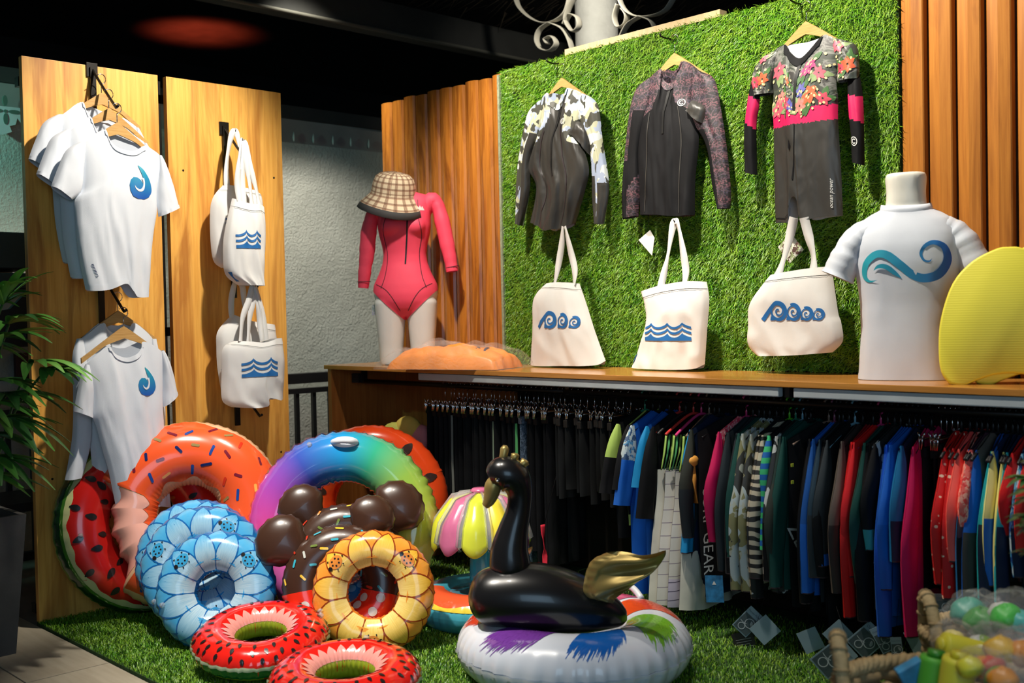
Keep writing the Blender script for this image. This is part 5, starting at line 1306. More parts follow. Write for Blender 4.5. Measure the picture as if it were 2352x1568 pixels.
SK = .00150
SO = Vector((0, 0, HCAM)) + (CR*((1260-1176)/FPX)-CU*((1440-784)/FPX)+CF)*3.66
sw_ = thing('swan_float', 'black inflatable swan with gold crown, beak and wings on the white ring', 'swan float', SO, (0, 0, math.radians(46.2)))
sx_ = lambda px: (px-1260)*SK*.975
sz_ = lambda py: (1440-py)*SK*.975
BLKV = flat((.010, .010, .011), .28, 0, .5, .25, .15, name='black_vinyl'); GOLD = flat((.46, .34, .11), .38, .55, .5, 0, .1, name='gold_vinyl')
secs = [(1077, 1362, 1378), (1084, 1335, 1400), (1100, 1312, 1420), (1125, 1300, 1432), (1160, 1293, 1440), (1200, 1290, 1446), (1250, 1293, 1450), (1300, 1305, 1452), (1350, 1326, 1452), (1395, 1356, 1446), (1425, 1382, 1440), (1440, 1404, 1428)]
S2 = smoothpath(secs, 3); rings = []
for q in S2:
    cz = (sz_(q.y)+sz_(q.z))/2; h = abs(sz_(q.y)-sz_(q.z))/2; w = h*1.12
    rings.append([(sx_(q.x), w*math.cos(2*PI*i/28), cz+h*math.sin(2*PI*i/28)) for i in range(28)])
mb = MB(); mb.loft(rings, 0, True, (True, True)); mb.build('body', BLKV, sw_)
nk = [(1170, 1325, 34), (1174, 1300, 46), (1174, 1258, 42), (1184, 1212, 34), (1196, 1170, 28), (1200, 1132, 28), (1191, 1100, 36), (1172, 1085, 40), (1150, 1086, 36), (1134, 1094, 20)]
Q = smoothpath([(sx_(a), 0, sz_(b)) for a, b, r0 in nk], 5); RR = [v.x for v in smoothpath([(r0*SK, 0, 0) for a, b, r0 in nk], 5)]
MB().tube(Q, RR, 24, up=(0, 1, 0)).build('neck_and_head', BLKV, sw_)
MB().tube(smoothpath([(sx_(a), 0, sz_(b)) for a, b in ((1150, 1092), (1140, 1110), (1135, 1130), (1128, 1147), (1119, 1157))], 4), [v.x for v in smoothpath([(r0*SK, 0, 0) for r0 in (14, 19, 17, 13, 8)], 4)], 16, up=(0, 1, 0)).build('beak', GOLD, sw_)
mb = MB(); mb.ball((sx_(1182), 0, sz_(1068)), (.040, .034, .030), 20, 10); o = mb.build('crown', GOLD, sw_)
for (a, b, c2, d2, r0, yy) in ((1162, 1056, 1168, 1026, 10, 0), (1188, 1052, 1192, 1040, 10, 0), (1204, 1066, 1215, 1056, 11, 0)):
    MB().tube([(sx_(a), yy, sz_(b)), (sx_((a+c2)/2), yy, sz_((b+d2)/2)), (sx_(c2), yy, sz_(d2)), (sx_(c2+(c2-a)*.15), yy, sz_(d2+(d2-b)*.25))], [r0*SK, r0*SK*.9, r0*SK, r0*SK*.45], 12).build('crown_point', GOLD, o)
for sgn in (-1, 1):
    ye = sgn*.0475
    o = MB().ball((sx_(1153), ye, sz_(1091)), (.0115, .006, .0125), 16, 8).build('eye_ring', vinyl(sr(190, 170, 90)), sw_)
    MB().ball((sx_(1153), ye*1.05, sz_(1091)), (.009, .006, .010), 14, 8).build('pupil', M_SEED, o); MB().ball((sx_(1150), ye*1.15, sz_(1094)), (.0035, .003, .0035), 10, 6).build('glint', M_WVIN, o)
def wing(parent, side):
    f = lambda q: [(sx_(a), sz_(b)) for a, b in q]
    cl = Cloth(f([(1402, 1374), (1372, 1366), (1340, 1352), (1342, 1310), (1358, 1272), (1392, 1254)]), f([(1404, 1340), (1440, 1326), (1475, 1302), (1505, 1276), (1517, 1256), (1517, 1242)]), (), f([(1430, 1254), (1465, 1258), (1495, 1252)]), thick=.035, fold=.0, flat=.5, tenv=.9,
               shy=lambda u, v: side*(.02-.10*(u*.6+v*.4)) + .017*math.cos(u*1.0)*math.sin(v*14-u*4)*min(1, u*2)*(1 if u > .15 else 0) + .0035*math.sin(v*60)*max(0, 1-u*6))
    cl2 = cl.build('wing', GOLD, parent, 40, 40); return cl2
w1 = wing(sw_, 1); w1.location = (0, -.085, 0)
w2 = wing(sw_, -1); w2.scale = (.5, .5, .5); w2.location = (-.235, .10, .10)
# ================================================================ CLOTHES ON THE RAIL
RY = 3.55; RZ = .895
def hook_hanger(mat_hook, label, grp, X, yaw, store={}):
    key = mat_hook.name
    if key not in store:
        t = thing('plastic_hanger', label, 'hanger'); m = MB()
        m.tube(smoothpath([(-.165, 0, -.135), (-.14, 0, -.12), (-.05, 0, -.075), (0, 0, -.062), (.05, 0, -.075), (.14, 0, -.12), (.165, 0, -.135)], 4), .006, 6); m.build('hanger_arms', M_BLACK if mat_hook is M_BLACK else mat_hook, t)
        m = MB(); m.tube([(0, 0, -.064), (0, 0, -.04)]+[(.0215*math.sin(a)*1.0, 0, -.0-.0215*math.cos(a)) for a in [.0+k*.42 for k in range(0, 11)]], .004, 6); m.build('hook', mat_hook, t)
        store[key] = t
    else: t = copy_tree(store[key])
    t['label'] = label; t['group'] = grp; t.location = (X, RY, RZ); t.rotation_euler = (0, 0, PI/2+yaw); return t
_scount = 0
def hung_top(px, label, body, sl_up, sl_low=None, split=.45, L=.60, SL=.52, w=.185, kind='long', grp=None, hook=None, yaw=None, flare=.03, zoff=0, pxz=1010, fn=None):
    global _scount; _scount += 1; sd = _scount; r_ = random.Random(sd*13)
    X = at(px, pxz, 'y', 3.37).x; yaw = r_.uniform(-.10, .10) if yaw is None else yaw
    hk = hook or M_BLACK
    hook_hanger(hk, ' '.join(('%s plastic hanger holding the ' % ('black' if hk is M_BLACK else 'coloured')+label).split()[:16]), 'hangers on the under-table rail', X, yaw)
    t = thing('hanging_top', label, 'top', (X, RY, RZ-.055+zoff), (0, 0, PI/2+yaw), grp)
    sl_low = sl_low or sl_up
    cl = Cloth([(-w*.95, -L), (-w*1.0, -L*.6), (-w*.98, -.2), (-w, -.06)], [(w*.95, -L), (w, -L*.6), (w*.98, -.2), (w, -.06)], [(0, -L-.01)], [(-.07, -.012), (-.05, -.0), (0, -.02), (.05, -.0), (.07, -.012)], thick=.015, fold=.006, seed=sd, freq=5, flat=.5)
    cl.build('body', body if isinstance(body, list) else [body], t, 16, 18, fn)
    if kind != 'none':
        for sg in (-1, 1):
            sw = r_.uniform(-.01, .02)
            if kind == 'long': Lf = [(-w-.055-sw, -.06-SL), (-w-flare-.045, -.06-SL*.55), (-w-.035, -.06-SL*.25), (-w+.01, -.050)]; Rt = [(-w-.0-sw, -.062-SL), (-w+.025, -.06-SL*.55), (-w+.035, -.06-SL*.25), (-w+.03, -.052)]
            else: Lf = [(-w-.10, -.06-SL), (-w-.07, -.06-SL*.55), (-w-.035, -.06-SL*.2), (-w+.01, -.050)]; Rt = [(-w+.0, -.075-SL), (-w+.03, -.06-SL*.6), (-w+.035, -.06-SL*.25), (-w+.03, -.052)]
            if sg > 0: Lf, Rt = [(-a, b) for a, b in Rt], [(-a, b) for a, b in Lf]
            sl = Cloth(Lf, Rt, thick=.019, fold=.006, seed=sd+40*sg, freq=2.5, flat=.5, tenv=.12)
            ms_ = [sl_up, sl_low]; s_ = sl.build('sleeve', ms_, t, 10, 20, lambda u, v: 1 if v < split else 0)
            if sg < 0 and kind == 'long': edge_strip(sl, 'cuff_stitching', M_SEAM, s_, .004, 'B', off=.001)
    return t, cl
K = lambda r, g, b: cloth(dim(sr(r, g, b), 1.0), .6, .10, 'lycra')
BK = M_BLKC; SLATE = K(40, 48, 52); DGR = K(18, 70, 62); NAVY = K(20, 34, 62); BLU = K(24, 96, 190); RED = K(214, 26, 28); MAG = K(206, 18, 88); GRY = K(96, 88, 80); SKY = K(24, 140, 200); LIME = K(176, 206, 100)
def stripem(name, a, b, sc, ax=2, dist=0):
    m = NT(name); c = m.coord('Object', (1, 1, 1)); w = m.n('ShaderNodeTexWave', bands_direction='XYZ'[ax], inp={'Vector': c, 'Scale': float(sc), 'Distortion': float(dist)})
    m.base(m.ramp(w.outputs['Fac'], [(0, a), (.5, b)], True)); m.p(Roughness=.6); return m.m
ZEB = stripem('black_cream_stripe', (.015, .014, .012), (.5, .44, .32), 9, 2, 5.0); BGS = stripem('blue_green_stripe', sr(20, 100, 180), sr(60, 190, 120), 8)
def dots(name, a, b, sc, th=.28):
    m = NT(name); v = m.n('ShaderNodeTexVoronoi', inp={'Vector': m.coord('Object', (1, .6, 1)), 'Scale': float(sc)}); m.base(m.ramp(v.outputs['Distance'], [(0, b), (th, a)], True)); m.p(Roughness=.6); return m.m
RDOT = dots('red_white_flowers', sr(206, 22, 22), sr(236, 210, 180), 42, .20); YDOT = dots('black_yellow_spots', (.012, .012, .012), sr(210, 210, 70), 11, .12); BDOT = dots('black_white_spots', (.012, .012, .014), (.55, .55, .55), 16, .24)
CHK = camo('blue_white_check', [(.55, .62, .6), (.1, .3, .5), (.5, .6, .62), (.05, .1, .2)], 40); SWIRL = camo('black_white_swirl', [(.015, .015, .015), (.015, .015, .015), (.5, .52, .5), (.02, .02, .02)], 12)
CORALP = camo('coral_pattern', [sr(240, 90, 80), sr(236, 110, 100), sr(244, 170, 150), sr(220, 60, 60)], 60); BFLOW = camo('blue_floral', [sr(90, 170, 200), sr(60, 140, 190), sr(190, 210, 220), sr(20, 70, 140)], 30); PINKP = camo('pink_lace', [sr(240, 130, 140), sr(236, 100, 120), sr(250, 190, 190), sr(230, 60, 90)], 70)
GH = vinyl(sr(90, 200, 40)); TEALH = vinyl(sr(40, 130, 100)); REDH = vinyl(sr(200, 60, 56)); PKH = vinyl(sr(206, 60, 120)); LBH = vinyl(sr(120, 170, 190)); TANH = vinyl(sr(130, 110, 96)); MAUH = vinyl(sr(130, 70, 100))
g1 = 'tops on the under-table rail'; blk = 'plain black long-sleeve top hanging on the rail'
hung_top(1418, 'black t-shirt with lime-green shoulders at the left of the tops', BK, LIME, BK, .52, .52, .26, kind='short', hook=TEALH, grp=g1)
hung_top(1436, 'black tee with a lime hem band beside the lime-shouldered t-shirt', [LIME, BK], BK, L=.46, SL=.24, kind='short', grp=g1, fn=lambda u, v: 0 if v < .12 else 1)
hung_top(1452, 'blue t-shirt with checked shoulders beside the bright blue one', BLU, CHK, BLU, .55, .74, .30, kind='short', grp=g1)
hung_top(1474, 'bright sky-blue short-sleeve t-shirt on the rail', BLU, SKY, L=.76, SL=.22, kind='short', grp=g1)
hung_top(1498, 'black short-sleeve t-shirt left of the white dresses', BK, BK, L=.46, SL=.34, kind='short', flare=.06, grp=g1, hook=REDH)
# white sundresses with green straps
WSTR = stripem('white_cloth_thin_lines', (.58, .57, .52), (.25, .22, .26), 6.3); WPL = K(206, 204, 190); LIL = stripem('lilac_lines', sr(190, 182, 200), (.06, .05, .1), 9)
WSTR.node_tree.nodes['Color Ramp'].color_ramp.elements[1].position = .985; LIL.node_tree.nodes['Color Ramp'].color_ramp.elements[1].position = .975
for k, (px, m_, lab) in enumerate(((1512, WPL, 'first white sundress with green straps on the rail'), (1530, WSTR, 'second white sundress, with thin dashed lines'), (1548, WSTR, 'third white sundress, with dashed lines and a lilac hem'), (1566, WPL, 'fourth white sundress, with an orange bow'))):
    X = at(px, 1010, 'y', 3.37).x; yaw = rnd.uniform(-.1, .1)
    hook_hanger([BK, REDH, PKH, TANH][k] if k else M_BLACK, 'black plastic hanger carrying the first white sundress' if k == 0 else 'coloured hanger carrying the %s white sundress' % ['', 'second', 'third', 'fourth'][k], 'hangers on the under-table rail', X, yaw)
    t = thing('sundress', lab, 'dress', (X, RY, RZ-.055), (0, 0, PI/2+yaw), 'white sundresses on the rail')
    cl = Cloth([(-.235, -.74), (-.21, -.5), (-.18, -.34), (-.17, -.22)], [(.235, -.74), (.21, -.5), (.18, -.34), (.17, -.22)], [(-.1, -.755), (.1, -.75)], thick=.03, fold=.016, seed=60+k, freq=6)
    cl.build('skirt', [m_, LIL], t, 22, 24, lambda u, v: 1 if (k in (2,) and v < .2) else 0)
    for j in range(4):
        x0 = -.16+.02*j; MB().tube(smoothpath([(x0-.01, -.02+.004*j, -.22), (x0+.005, -.024, -.15), (x0+.03, -.012, -.085)], 4), .005, 6, flat=.5).build('strap', K(*((80, 160, 100) if j % 2 else (150, 185, 90))), t)
    if k == 3:
        o = MB().ball((-.18, -.04, -.17), (.03, .015, .022), 12, 8).build('bow', K(226, 160, 70), t); MB().tube([(-.18, -.04, -.17), (-.19, -.05, -.24), (-.185, -.05, -.33)], [.006, .010, .012], 8, flat=.4).build('bow_tail', K(226, 160, 70), o)
hung_top(1578, 'dark olive long top right of the white sundresses', SLATE, K(54, 58, 50), SLATE, L=.66, SL=.40, grp=g1)
hung_top(1589, 'black top with a narrow blue strap edge beside the lettered top', NAVY, SKY, SKY, L=.70, SL=.46, kind='long', flare=-.02, grp=g1)
t, cl = hung_top(1628, 'black long top with white lettering down its side', BK, BK, L=.62, SL=.46, grp=g1, yaw=-.30, kind='none')
sl = Cloth([(-.20, -.60), (-.20, -.3)], [(-.15, -.60), (-.15, -.3)], thick=.0, fold=0)
text_on(lambda x, y, l=0: (-.155+x, cl.y(.09, .3)-.004, -.44+y), 'SURF GEAR', .066, M_PRINTW, 'side_lettering', t, -PI/2)
t, cl = hung_top(1652, 'hot pink long-sleeve top with a pale lace edge on the rail', PINKP, MAG, L=.40, SL=.40, grp=g1, flare=.035, hook=PKH)
hung_top(1667, 'dark slate long-sleeve top right of the hot pink one', SLATE, SLATE, L=.58, SL=.50, grp=g1)
hung_top(1681, 'charcoal long-sleeve top left of the olive camouflage pair', K(48, 52, 58), K(48, 52, 58), BK, L=.60, SL=.50, grp=g1)
hung_top(1693, 'deep teal long-sleeve top left of the olive camouflage pair', DGR, DGR, L=.55, SL=.44, grp=g1)
hung_top(1706, 'olive camouflage long-sleeve top, first of the pair', M_CAMO2, M_CAMO2, L=.60, SL=.56, grp=g1)
hung_top(1722, 'olive camouflage long-sleeve top, second of the pair', M_CAMO2, M_CAMO2, L=.62, SL=.56, grp=g1)
hung_top(1738, 'black top with white spots right of the camouflage pair', BDOT, ZEB, BDOT, .45, L=.62, SL=.58, grp=g1)
hung_top(1752, 'black and cream striped long-sleeve top on the rail', ZEB, ZEB, ZEB, L=.60, SL=.50, grp=g1, hook=GH)
hung_top(1766, 'top with narrow blue and green striped sleeves', BK, BGS, L=.58, SL=.40, grp=g1, flare=-.01, hook=TEALH)
hung_top(1782, 'black top with white swirl print on the rail', SWIRL, SWIRL, BK, .4, L=.62, SL=.50, grp=g1, hook=LBH)
hung_top(1789, 'dark bottle-green long-sleeve top, left of the pair', DGR, K(34, 52, 46), K(52, 56, 48), .7, L=.56, SL=.54, grp=g1, flare=.05)
hung_top(1801, 'dark bottle-green long-sleeve top, right of the pair', DGR, DGR, L=.60, SL=.52, grp=g1)
t, cl = hung_top(1843, 'black top with yellow tags and white graffiti lettering', BK, BK, L=.66, SL=.58, grp=g1, hook=TANH, yaw=-.34, kind='none')
text_on(lambda x, y, l=0: (-.14+x, cl.y(.12, .3)-.004, -.44+y), 'ZDO', .085, M_PRINTW, 'graffiti_lettering', t, -PI/2+.5)
for k, z in enumerate((-.14, -.20)):
    MB().box(-.2, -.188, -.034, -.032, z-.012, z, bev=.0005).build('yellow_tag', K(220, 220, 70), t, False)
hung_top(1856, blk, BK, BK, L=.66, SL=.56, grp=g1, hook=MAUH)
hung_top(1867, 'royal blue long-sleeve top left of the slate ones', BLU, K(24, 84, 160), BLU, L=.60, SL=.52, grp=g1)
hung_top(1876, 'slate-blue long-sleeve top between royal blue and black tops', SLATE, K(40, 62, 76), SLATE, L=.62, SL=.46, grp=g1)
hung_top(1890, blk, BK, BK, L=.66, SL=.46, grp=g1)
hung_top(1904, 'black top with a blue cuff left of the grey-brown one', BK, SLATE, BLU, .12, L=.70, SL=.42, grp=g1, hook=LBH)
hung_top(1922, 'grey-brown long-sleeve top left of the red pair', K(60, 52, 48), GRY, K(60, 52, 48), .45, L=.66, SL=.50, grp=g1, flare=.05)
hung_top(1946, 'red long-sleeve top, left of the red pair', K(150, 16, 30), RED, L=.58, SL=.58, grp=g1, flare=.03)
hung_top(1964, 'brighter red long-sleeve top, right of the red pair', RED, K(226, 30, 36), RED, L=.58, SL=.44, grp=g1, hook=PKH)
hung_top(1980, 'forest green long-sleeve top right of the red pair', DGR, DGR, L=.60, SL=.46, grp=g1, flare=.05)
hung_top(1996, blk, BK, BK, L=.66, SL=.58, grp=g1)
hung_top(2010, 'black top with a white and teal sleeve flash', SWIRL, BK, K(60, 150, 150), .2, L=.62, SL=.34, grp=g1)
hung_top(2030, 'cobalt blue long-sleeve top, left of the cobalt pair', BLU, K(28, 90, 196), L=.66, SL=.62, grp=g1)
hung_top(2044, 'cobalt blue long-sleeve top, right of the cobalt pair', BLU, K(32, 104, 204), BLU, L=.62, SL=.46, grp=g1)
hung_top(2056, 'navy top with petrol-blue short sleeves beside the magenta one', NAVY, K(20, 110, 160), NAVY, .35, L=.62, SL=.36, grp=g1)
hung_top(2082, 'magenta long-sleeve top hanging alone before the black trousers', MAG, MAG, L=.62, SL=.60, grp=g1, flare=.05)
kd = dict(L=.40, w=.15)
hung_top(2152, 'red long-sleeve child top with white flowers, left of the pair', RDOT, RDOT, SL=.42, grp=g1, flare=.05, **kd)
hung_top(2172, 'red long-sleeve child top with white flowers, right of the pair', RDOT, RDOT, SL=.46, grp=g1, **kd)
hung_top(2188, 'coral child top, plain, right of the red flowered pair', K(240, 90, 84), K(244, 96, 86), SL=.34, grp=g1, **kd)
hung_top(2200, 'coral child top with a pale pattern', CORALP, CORALP, SL=.30, grp=g1, **kd)
hung_top(2213, 'black child top with blue upper sleeves', BK, K(20, 110, 170), BK, .55, SL=.46, grp=g1, **kd)
hung_top(2226, 'plum child top with coral shoulders', K(70, 44, 56), CORALP, K(70, 44, 56), .6, SL=.46, grp=g1, **kd)
hung_top(2238, 'grey child top with blue upper sleeves', GRY, BLU, K(60, 58, 54), .5, SL=.50, grp=g1, **kd)
hung_top(2256, 'royal blue child top with pale yellow shoulders', BLU, K(226, 220, 140), BLU, .52, SL=.40, grp=g1, **kd)
hung_top(2272, 'navy child top with turquoise upper sleeves, left of the yellow stripe', NAVY, K(30, 170, 176), NAVY, .5, SL=.44, grp=g1, **kd)
hung_top(2284, 'navy child top with a pale yellow upper sleeve stripe', NAVY, K(230, 220, 130), K(30, 60, 110), .45, SL=.50, grp=g1, **kd)
hung_top(2298, 'navy child top with turquoise upper sleeves, right of the yellow stripe', NAVY, K(30, 160, 170), NAVY, .5, SL=.44, grp=g1, **kd)
hung_top(2318, 'scarlet child top near the right edge', RED, RED, SL=.24, grp=g1, **kd)
hung_top(2334, 'pale blue floral child top at the right edge', BFLOW, BFLOW, NAVY, .4, SL=.36, grp=g1, **kd)
hung_top(2350, 'second scarlet child top at the right edge', RED, K(210, 40, 30), SL=.28, grp=g1, **kd)
hung_top(2376, blk, BK, BK, SL=.40, grp=g1, **kd)

# leggings and shorts on clip hangers
_clip = None
def clip_hanger(X, yaw, dz):
    global _clip
    if _clip is None:
        t = thing('clip_hanger', 'chrome clip hanger on the rail under the table', 'hanger', group='clip hangers on the rail')
        m = MB(); m.tube([(-.14, 0, -.085), (.14, 0, -.085)], .003, 6); m.build('bar', M_CHROME, t)
        m = MB(); m.tube([(0, 0, -.085), (0, 0, -.04)]+[(.019*math.sin(a), 0, -.019*math.cos(a)) for a in [k*.42 for k in range(0, 11)]], .0016, 6); m.build('hook', M_CHROME, t)
        for x in (-.125, .09):
            for sg in (-1, 1):
                m = MB(); m.loft([[(x-.008, sg*.003, -.075), (x+.008, sg*.003, -.075), (x+.008, sg*.006, -.075), (x-.008, sg*.006, -.075)], [(x-.006, sg*.004, -.092), (x+.006, sg*.004, -.092), (x+.006, sg*.007, -.092), (x-.006, sg*.007, -.092)], [(x-.011, sg*.0015, -.118), (x+.011, sg*.0015, -.118), (x+.011, sg*.0045, -.118), (x-.011, sg*.0045, -.118)]], 0, True, (True, True))
                m.tube([(x, sg*.005, -.078), (x, sg*.013, -.062)], [.004, .003], 6); m.build('clip', M_CHROME, t)
        _clip = t
    else: t = copy_tree(_clip)
    t.location = (X, RY, RZ); t.rotation_euler = (0, 0, PI/2+yaw); return t
def bottoms(X, L, label, grp, mat=BK, stripe=None, w=.125, notch=.4):
    global _scount; _scount += 1; yaw = rnd.uniform(-.12, .12); clip_hanger(X, yaw, 0); dz = rnd.uniform(-.012, .006)
    t = thing('leggings' if L > .45 else 'shorts', label, 'trousers', (X, RY, RZ-.108+dz), (0, 0, PI/2+yaw), grp)
    for sg in (-1, 1):
        cl = Cloth([(-w if sg < 0 else .004, -L+rnd.uniform(-.01, .01)), (-w*1.02 if sg < 0 else .002, -L*.5), (-w if sg < 0 else 0, 0)], [(-.004 if sg < 0 else w, -L), (-.002 if sg < 0 else w*1.02, -L*.5), (0 if sg < 0 else w, 0)], thick=.011, fold=.006, seed=_scount+100*sg, freq=3)
        o = cl.build('leg', mat, t, 10, 14)
        if stripe and sg < 0: seam(cl, 'side_stripe', stripe, o, [(.12, .98), (.1, .5), (.12, .03)], .012, .002)
    MB().box(-w, w, -.012, .012, -.03, .004, bev=.004).build('waistband', mat, t, False)
lg = 'black leggings on clip hangers'; n_l = 26
for k in range(n_l):
    X = lerp(-4.19, -3.36, k/(n_l-1))+rnd.uniform(-.008, .008); st_ = None; mat = BK; lab = 'black leggings clipped to a chrome hanger on the rail'; gp = lg
    if k == 5: st_ = K(150, 150, 140); lab = 'black leggings with a pale grey side stripe'
    if k == 8: st_ = K(200, 60, 70); lab = 'black leggings with a thin red side stripe'
    if k == 14: st_ = K(170, 190, 160); lab = 'black leggings with a pale sage side stripe'
    if k == 19: st_ = K(110, 200, 120); lab = 'black leggings with a bright green side stripe'
    if k in (20,): mat = camo('speckled_denim', [(.10, .14, .2), (.06, .09, .14), (.16, .22, .3), (.03, .05, .08)], 90); lab = 'blue-grey speckled leggings among the black ones'
    bottoms(X, rnd.uniform(.60, .68), lab, gp, mat, st_)
for k in range(9):
    X = lerp(-3.31, -2.98, k/8)
    bottoms(X, rnd.uniform(.30, .36), 'black knee shorts clipped to a chrome hanger on the rail', 'black shorts on clip hangers', K(24, 24, 24), None, .14)
for k in range(4): bottoms(at(2105+k*13, 1010, 'y', 3.37).x, .46, 'black child leggings right of the magenta top', 'child leggings on clip hangers', BK, w=.12)
o_ = thing('waist_ribbon', 'red ribbon belt dangling between the black leggings and shorts', 'ribbon', at(1247, 1215, 'y', 3.33))
MB().tube(smoothpath([(0, 0, .02), (.002, 0, -.04), (.006, .003, -.1), (.008, 0, -.16)], 4), .012, 8, flat=.15).build('ribbon_band', K(206, 40, 60), o_); MB().tube([(0, .01, .02), (0, .2, .5)], .0015, 5).build('ribbon_cord', BK, o_)

# swing tags under the clothes
def swing(px, py, wpx, hpx, ang, label, design=None, mat=None, yp=3.345):
    p = at(px, py, 'y', yp); sc = .00195
    t = thing('swing_tag', label, 'tag', p, (0, 0, math.radians(30)), None); w, h = wpx*sc/2, hpx*sc/2; ca, sa = math.cos(ang), math.sin(ang)
    rot = lambda x, z: (x*ca-z*sa, x*sa+z*ca)
    mb = MB(); cor = [(-w, -h), (w, -h), (w, h), (-w, h)]
    mb.add([(rot(x, z)[0], -.0006, rot(x, z)[1]) for x, z in cor]+[(rot(x, z)[0], .0006, rot(x, z)[1]) for x, z in cor], [(0, 1, 2, 3), (7, 6, 5, 4), (0, 4, 5, 1), (1, 5, 6, 2), (2, 6, 7, 3), (3, 7, 4, 0)])
    mb.build('card', mat or flat((.26, .36, .41), .5, name='tag_card'), t, False)
    f = lambda x, y, l=0: (rot(x*2*w, y*2*h)[0], -.0014-l*.0004, rot(x*2*w, y*2*h)[1]); asp = w/h
    if design in ('logo', 'text'):
        mb = MB(); blob(mb, f, [(-.45, -.46), (.45, -.46), (.45, .22), (-.45, .22)], rings=1); mb.build('printed_panel', flat((.06, .085, .095), .5), t)
        mb = MB()
        for (cx, cy, rr) in ((.12, -.02, .17), (-.12, -.28, .12)):
            stroke(mb, lambda x, y, l: f(x, y, 2), [(cx+rr*math.cos(a)/asp, cy+rr*math.sin(a)) for a in np.linspace(0, 2*PI, 24)], [.025]*24, asp, 0, 1)
        for j in range(3): stroke(mb, lambda x, y, l: f(x, y, 2), [(.12+(.10-.03*j)*math.cos(a)/asp, -.02+(.10-.03*j)*math.sin(a)) for a in np.linspace(-.6, 1.6, 10)], [.018]*10, asp, 0, 1)
        stroke(mb, lambda x, y, l: f(x, y, 2), [(-.4, -.12), (-.2, -.14), (.0, -.1)], [.02]*3, asp, 0, 2)
        mb.build('emblem', flat((.5, .55, .57), .5), t)
        text_on(f, 'Ocean Power', .15*asp, flat((.03, .08, .12), .5), 'lettering', t, 0, 0, asp) if False else None
        V, F = text_mesh('Ocean Power', .155*asp); mb = MB(); mb.add([f(x/asp, y+.35, 1) for x, y, z in V], F); mb.build('lettering', flat((.03, .07, .11), .5), t, False)
    if design == 'care':
        for j in range(7):
            mb = MB(); band(mb, f, [-.36, .36-.1*(j % 3 == 2)], [.25-.09*j]*2, [.27-.09*j]*2); mb.build('text_line', flat((.3, .3, .3), .5), t)
    if design == 'peak':
        mb = MB(); blob(mb, f, [(-.12, .16), (.12, .16), (0, .30)], rings=1); mb.build('peak_emblem', M_PRINTW, t)
    MB().tube([(rot(0, h)[0], 0, rot(0, h)[1]), (.01, .03, rot(0, h)[1]+.12)], .0006, 5).build('string', BK, t)
swing(1719, 1427, 34, 52, -.75, 'swing tag with emblem below the spotted top', 'logo')
swing(1757, 1446, 42, 40, .75, 'blank pale tag right of the emblem tag below the striped tops')
swing(1712, 1484, 40, 54, .25, 'dark care-text tag hanging lowest below the spotted top', 'care', flat((.02, .016, .015), .5))
swing(1862, 1470, 36, 40, .45, 'blank pale tag below the royal blue top')
swing(1927, 1458, 40, 40, -.8, 'blank pale tag below the grey-brown top')
swing(1915, 1510, 44, 66, -.85, 'swing tag with lettering behind the front basket handle', 'text', yp=3.2)
swing(1992, 1470, 44, 54, -.8, 'swing tag with emblem below the black top right of the green one', 'logo')
swing(2030, 1466, 28, 46, .5, 'narrow swing tag with emblem below the cobalt tops', 'logo')
swing(2060, 1490, 18, 40, .1, 'slim pale tag below the magenta top', 'logo')
swing(2108, 1478, 26, 50, .45, 'pale tag left of the rear basket handle', None)
swing(2168, 1392, 30, 40, .0, 'grey tag below the red flowered child tops', 'logo', flat((.12, .12, .12), .5))
swing(2228, 1388, 40, 44, -.7, 'swing tag with emblem below the dark child tops', 'logo')
swing(1641, 1352, 34, 52, .04, 'blue tag with white peak emblem below the hot pink top', 'peak', flat(sr(44, 120, 170), .5, var=.5, vs=40))
# ================================================================ PLANTS
def atd(px, py, d): return Vector((0, 0, HCAM)) + (CR*((px-1176)/FPX)-CU*((py-784)/FPX)+CF)*d
def leafmat(name, c):
    m = NT(name); st = m.noise(m.coord('UV', (14, 1, 1)), 2, 2); m.base(m.ramp(st, [(.3, dim(c, .7)), (.7, dim(c, 1.25))])); m.p(Roughness=.35); m.b.inputs['Specular IOR Level'].default_value = .5; return m.m
LEAFS = [leafmat('palm_leaf', (.07, .24, .035)), leafmat('palm_leaf_light', (.15, .36, .06)), leafmat('palm_leaf_dark', (.03, .12, .025))]
def frond(root, base, tip, dirv, n, ln, wd, spread, seed, mats=LEAFS):
    r_ = random.Random(seed); base = Vector(base)-root.location; tip = Vector(tip)-root.location
    mid = (base+tip)/2+Vector((0, 0, .12))+Vector((base-tip)).cross(Vector((0, 0, 1)))*.1
    st = MB().tube(smoothpath([base, mid, tip], 6), .005, 6).build('frond_stem', mats[2], root)
    d0 = Vector(dirv).normalized(); side = d0.cross(Vector((0, 0, 1))).normalized(); upv = side.cross(d0)
    for k in range(n):
        a = (k/(n-1)-.5)*spread+r_.uniform(-.08, .08); d = d0*math.cos(a)+side*math.sin(a); L = ln*r_.uniform(.75, 1.1)*(1-.25*abs(a)/spread); dr = r_.uniform(.25, .6)
        sd = d.cross(Vector((0, 0, 1))).normalized()*wd*.5; mb = MB()
        def P(u, v):
            w = math.sin(PI*min(1, .08+v*.92))**.7 if v < .97 else .15
            p = tip+d*L*v+Vector((0, 0, L*(.18*v-dr*v*v)))+sd*(2*u-1)*w+Vector((0, 0, 1))*abs(2*u-1)*wd*.18*w
            return tuple(p)
        mb.grid(P, 2, 8); mb.build('leaf', mats[r_.randrange(len(mats)) if r_.random() < .6 else 0], st)
PC = Vector((-4.40, 1.335, 0))
pl_ = thing('potted_palm', 'broad-leaved palm in a charcoal planter at the left edge', 'potted plant', PC)
